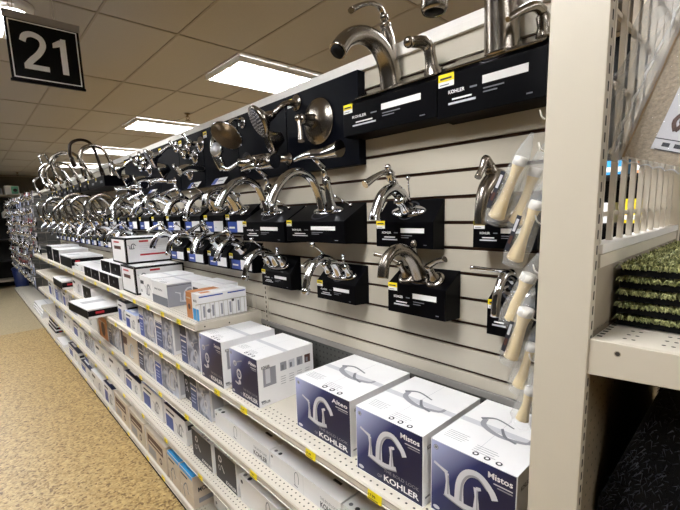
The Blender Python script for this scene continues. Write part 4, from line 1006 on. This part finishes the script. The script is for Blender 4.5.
for i, y in enumerate(yrow):
    yc = y + .13; n_ = ORD[i+3] if i+3 < len(ORD) else 'farthest'
    if i + 3 >= len(ORD): n_ = ['twenty first', 'twenty second', 'twenty third'][i+3-len(ORD)]
    dup(dM, (dM.location.x, yc-.005, dM.location.z), 'black stand, middle row, %s from the post' % n_)
    nl_ = ORD[min(i+3 - (2 if i > 4 else 0), len(ORD)-1)]
    if i not in (3, 4): dup(dL, (dL.location.x, yc-.005, dL.location.z), 'black stand, lower row, %s from the post' % nl_)
    for row, kk, zt in (('middle', kinds_M[i], .025), ('lower', kinds_L[i], -.185)):
        if row == 'middle' and y > 3.8:
            m_ = ('nickel', 'chrome', 'chrome')[i % 3]
            q = tall(yc, m_, '%s arc faucet leaning out of the middle row, %s from the post' % (m_ if m_ != 'nickel' else 'brushed nickel', n_), x=1.085, z=.02, hgt=rr.uniform(.24,.32), out=rr.uniform(.2,.26))
            q.rotation_euler = (0, math.radians(-rr.uniform(18, 40)), rr.uniform(-.35, .35)); continue
        if row == 'lower' and i in (3, 4): continue
        s0, zb, xx = src[kk]
        dup(s0, (1.085, yc, zt), '%s, %s row, %s from the post' % (nmk[kk], row, nl_ if row == 'lower' else n_), rotz=rr.uniform(-.25, .25), scale=rr.uniform(1.0, 1.15))
# tall kitchen faucets standing forward on the high stands far along
def stand_top(y, label):
    t = thing('display_box', label, 'display stand', (1.0, y, .30), 'black faucet display boxes')
    b = MB(); b.box((.92, y-.15, .27), (XW-.001, y+.15, .358), 'black_gloss'); F = Frame((.92, y+.15, .27), (0,-1,0), (0,0,1)); b.rect(F, .16, .03, .24, .05, 'photo_mid'); b.build('stand_shell', t, bevel=.002)
    price_tag(Frame((.92, y+.145, .32), (0,-1,0), (0,0,1)), .04, .03, t)
    return t
st0 = None; tl0 = {}
specs = [(4.02,'nickel','nickel kitchen faucet just before the dark bronze one',.27,.24), (4.32,'bronze','dark bronze gooseneck kitchen faucet standing above the wall top',.37,.20), (4.66,'nickel','nickel gooseneck kitchen faucet just beyond the bronze one',.36,.26), (5.0,'chrome','chrome gooseneck kitchen faucet, second beyond the bronze one',.33,.26), (5.34,'nickel','nickel gooseneck kitchen faucet, third beyond the bronze one',.30,.28), (5.7,'chrome','chrome gooseneck kitchen faucet, fourth beyond the bronze one',.36,.24), (6.05,'nickel','nickel gooseneck kitchen faucet, fifth beyond the bronze one',.30,.24), (6.4,'chrome','slim tall chrome faucet, farthest on the top row',.50,.08), (6.8,'chrome','low chrome faucet at the far end of the top row',.28,.2)]
for i, (y, m, lab, hg, ou) in enumerate(specs):
    t = tall(y, m, lab, x=1.03, hgt=hg, out=ou, z=.36)
    t.rotation_euler = (0, math.radians(-8 - 9*(i % 3)), rr.uniform(-.5, .5)) if i != 1 else (0, -.20, -.05)
    l2 = 'black high stand, %s after the shower boards' % (['first', 'second', 'third', 'fourth', 'fifth', 'sixth', 'seventh', 'eighth', 'ninth'][i])
    if st0 is None: st0 = stand_top(y, l2)
    else: dup(st0, (1.0, y, .30), l2)

# ------------------------------------------------------------------ hanging packs at the far end
def pack(m, lab, k):
    t = thing('blister_pack', lab, 'hanging pack', (0, 0, 0), 'small parts in clear packs hanging at the far end')
    w = (.06, .075, .055, .07)[k]; h = (.17, .20, .15, .18)[k]
    b = MB(); b.box((-.003,-w,-h), (0,w,0), ('photo_light','paleblue','dark_print','black_matte')[k]); F = Frame((-.003,w,-h),(0,-1,0),(0,0,1)); b.rect(F, 0, h*.7, w*2, h, m); b.rect(F, .01, .02, w*2-.01, .05, 'photo_mid'); b.build('card', t)
    b = MB(); b.lathe([(.032,0),(.03,.03),(.012,.04)], 'chrome', (-.003,0,-.085), (-1,0,0), n=12); b.sweep([(-.02,-.03,-.05),(-.045,0,-.09),(-.02,.03,-.125)], .009, 'chrome', n=6); b.build('part_inside', t)
    b = MB(); b.sweep([(-.03,0,.012),(-.025,0,-.006),(.316,0,-.012)], .003, 'wire', n=5, k=1); b.build('hang_hook', t)
    return t
protos = [pack(c, 'small clear pack of plumbing parts hanging at the far end', i) for i, c in enumerate(['navy_flat', 'white_print', 'red_print', 'photo_light'])]
rp = random.Random(2); used = set()
for r in range(8):
    z = .44 - r*.20
    for c in range(18):
        y = 7.50 + c*.30 + (.1 if r % 2 else 0)
        if r > 4 and c < 4: continue
        k_ = rp.randrange(4); y += rp.uniform(-.05,.05); z = .44 - r*.20 + rp.uniform(-.035,.035); x = rp.uniform(.803, .812)
        if k_ not in used: used.add(k_); protos[k_].location = (x, y, z)
        else: dup(protos[k_], (x, y, z))

# ------------------------------------------------------------------ back of the store
t = thing('back_shelving', 'dark open shelving against the back wall', 'store shelving', (-.3, 13.7, -H))
b = MB(); b.box((-2.6, 14.0, -H), (2.4, 14.04, .62), 'dark_steel'); b.build('back_board', t)
for z in (.64, .05, -.5, -1.05, -1.55):
    b = MB(); b.box((-2.6, 13.4, z), (2.4, 14.0, z+.035), 'beige_dark' if z > .6 or z < -1.5 else 'dark_steel'); b.build('shelf', t)
for x in (-2.6, -1.3, 0.0, 1.2):
    b = MB(); b.box((x, 13.42, -H), (x+.04, 14.0, .64), 'dark_steel'); b.build('upright', t)
def backbox(x0, x1, z0, z1, m, m2, lab, y=13.5, nm='carton', cat='carton'):
    b = MB(); b.box((x0, y, z0), (x1, y+.3, z1), m); F = Frame((x0,y,z0),(1,0,0),(0,0,1)); b.rect(F, (x1-x0)*.45, (z1-z0)*.1, (x1-x0)*.95, (z1-z0)*.95, m2, .002); b.disc(F, (x1-x0)*.72, (z1-z0)*.5, (z1-z0)*.2, 'dark_print', .004); tag(b.build(nm, None, ((x0+x1)/2, y+.15, z0)), lab, cat)
backbox(.90, 1.19, .676, .90, 'carton_white', 'teal_print', 'white and teal carton on top of the back shelving')
backbox(.55, .84, .676, .83, 'carton_grey', 'grey_print', 'dark grey carton on top of the back shelving at the frame edge')
backbox(.30, .55, -.464, -.30, 'carton_grey', 'photo_mid', 'grey carton on a middle level of the back shelving')
t = thing('jug', 'white plastic jug standing on the back shelving', 'jug', (.86, 13.6, .086))
b = MB(); b.lathe([(.085,0),(.09,.02),(.09,.13),(.06,.17),(.028,.19),(.026,.2)], 'cap_white', (.86,13.6,.086), n=18); b.sweep([(.90,13.6,.24),(.95,13.6,.24),(.955,13.6,.18),(.94,13.6,.14)], .01, 'cap_white', n=8); b.build('jug_body', t)
b = MB(); b.lathe([(.03,.2),(.03,.225),(.01,.228)], 'cap_white', (.86,13.6,.086), n=14); b.build('cap', t)
t = thing('trash_can', 'blue plastic bin standing on the floor by the back shelving', 'bin', (.93, 13.1, -H))
b = MB(); b.lathe([(.13,0.002),(.14,.03),(.165,.5),(.16,.5),(.14,.1),(.02,.08)], 'bin_blue', (.93,13.1,-H), n=26); b.build('bin_body', t)
b = MB(); b.lathe([(.166,.5),(.178,.5),(.178,.53),(.15,.56),(.02,.585)], 'bin_blue', (.93,13.1,-H), n=26); b.build('lid', t)

# ------------------------------------------------------------------ hanging packs with cream handles by the post
t0 = thing('clip_strip', 'narrow clear strip beside the beige post that the cream handle packs hang from', 'hanging strip', (.86, .322, .16))
b = MB(); b.box((.858, .312, -.46), (.8595, .322, .27), 'clear_glass')
b.sweep([(.859,.317,.27),(.9,.33,.285),(1.0,.36,.287),(1.119,.38,.287)], .002, 'wire', n=6); b.build('strip', t0)
for k_, z in enumerate((.16, .10, -.04, -.14, -.24, -.33)):
    b = MB(); b.sweep([(.858,.318,z),(.846,.326,z+.006),(.843,.33,z+.02)], .0016, 'cap_white', n=6); b.build('clip_hook', t0)
packs = [  # (top yz, bottom yz, x, r_top, r_bot, label)
 ((.360, .088), (.408, -.026), .835, .0125, .0170, 'cream tapered handle in clear plastic with label, top front of the hanging bunch'),
 ((.342, .066), (.376, -.038), .862, .0115, .0165, 'cream tapered handle in clear plastic, top row behind the first'),
 ((.332, .0), (.372, -.115), .850, .0120, .0170, 'cream handle in clear plastic with dark label, second level of the bunch'),
 ((.345, -.150), (.382, -.250), .860, .0150, .0120, 'cream knob ended handle in clear plastic, third level of the bunch'),
 ((.342, -.222), (.371, -.332), .848, .0150, .0155, 'cream knob ended handle in clear plastic, fourth level of the bunch'),
 ((.334, -.300), (.355, -.398), .862, .0110, .0160, 'cream tapered handle in clear plastic, fifth level of the bunch'),
 ((.329, -.396), (.344, -.470), .856, .0110, .0140, 'cream handle in clear plastic, lowest of the hanging bunch')]
for i, (a, c, x, r0, r1, lab) in enumerate(packs):
    A = Vector((x, a[0], a[1])); Bv = Vector((x, c[0], c[1])); D = (Bv-A); L = D.length; D.normalize()
    t = thing('handle_pack', lab, 'packaged handle', A, 'cream handles in clear packs hanging by the post')
    prof = [(r0*.5, 0), (r0*.85, .003), (r0, .010), (r0*.80, .022), (r0*.72, .035), (r0*.85, L*.6), (r1*.95, L*.93), (r1, L*.97), (r1*.7, L)]
    b = MB(); b.lathe(prof, 'wood_cream', A, D, n=18); b.build('handle', t)
    b = MB(); b.lathe([(r0*.7,-.008),(r0*1.05,-.007),(r0*1.10,.008),(r0*.9,.010)], 'cap_white', A, D, n=18); b.build('cap', t)
    U = Vector((0,0,1)).cross(D).normalized() if False else Vector((0,-1,0)); U = (U - D*U.dot(D)).normalized()
    if i in (0, 2, 4):
        n_ = D.cross(U); n_ = n_ if n_.x < 0 else -n_
        FL = Frame(A, D, U); FL.n = Vector((-1,0,0)); off = r1*1.15
        b = MB(); b.rect(FL, L*.22, -r1*1.2, L*.85, -r1*.62, 'dark_print', off); b.rect(FL, L*.28, -r1*1.1, L*.50, -r1*.75, 'photo_light', off+.0004); b.rect(FL, L*.58, -r1*1.1, L*.72, -r1*.75, 'brown_print', off+.0004); b.build('paper_label', t)
    b = MB(); rows = []
    for k2, (q, wy) in enumerate(((-.055, .003), (-.03, .010), (0, .017), (L*.3, .021), (L*.7, .024), (L*.97, .025), (L+.012, .021))):
        ring = []
        for j in range(10):
            an = 2*math.pi*j/10; jit = 1 + .12*math.sin(j*3.1+k2*2.2)
            ring.append(b.av(A + D*q + U*math.cos(an)*wy*jit + Vector((-1,0,0))*math.sin(an)*min(wy, .0195)*jit))
        rows.append(ring)
    for p in range(len(rows)-1):
        for j in range(10): b.face([rows[p][j], rows[p][(j+1) % 10], rows[p+1][(j+1) % 10], rows[p+1][j]], 'clear_plastic', True)
    b.build('plastic_bag', t)

# ------------------------------------------------------------------ lift to floor level, tidy
for o in list(S.objects):
    if o.parent is None: o.location.z += H
    if '_w' in o: del o['_w']
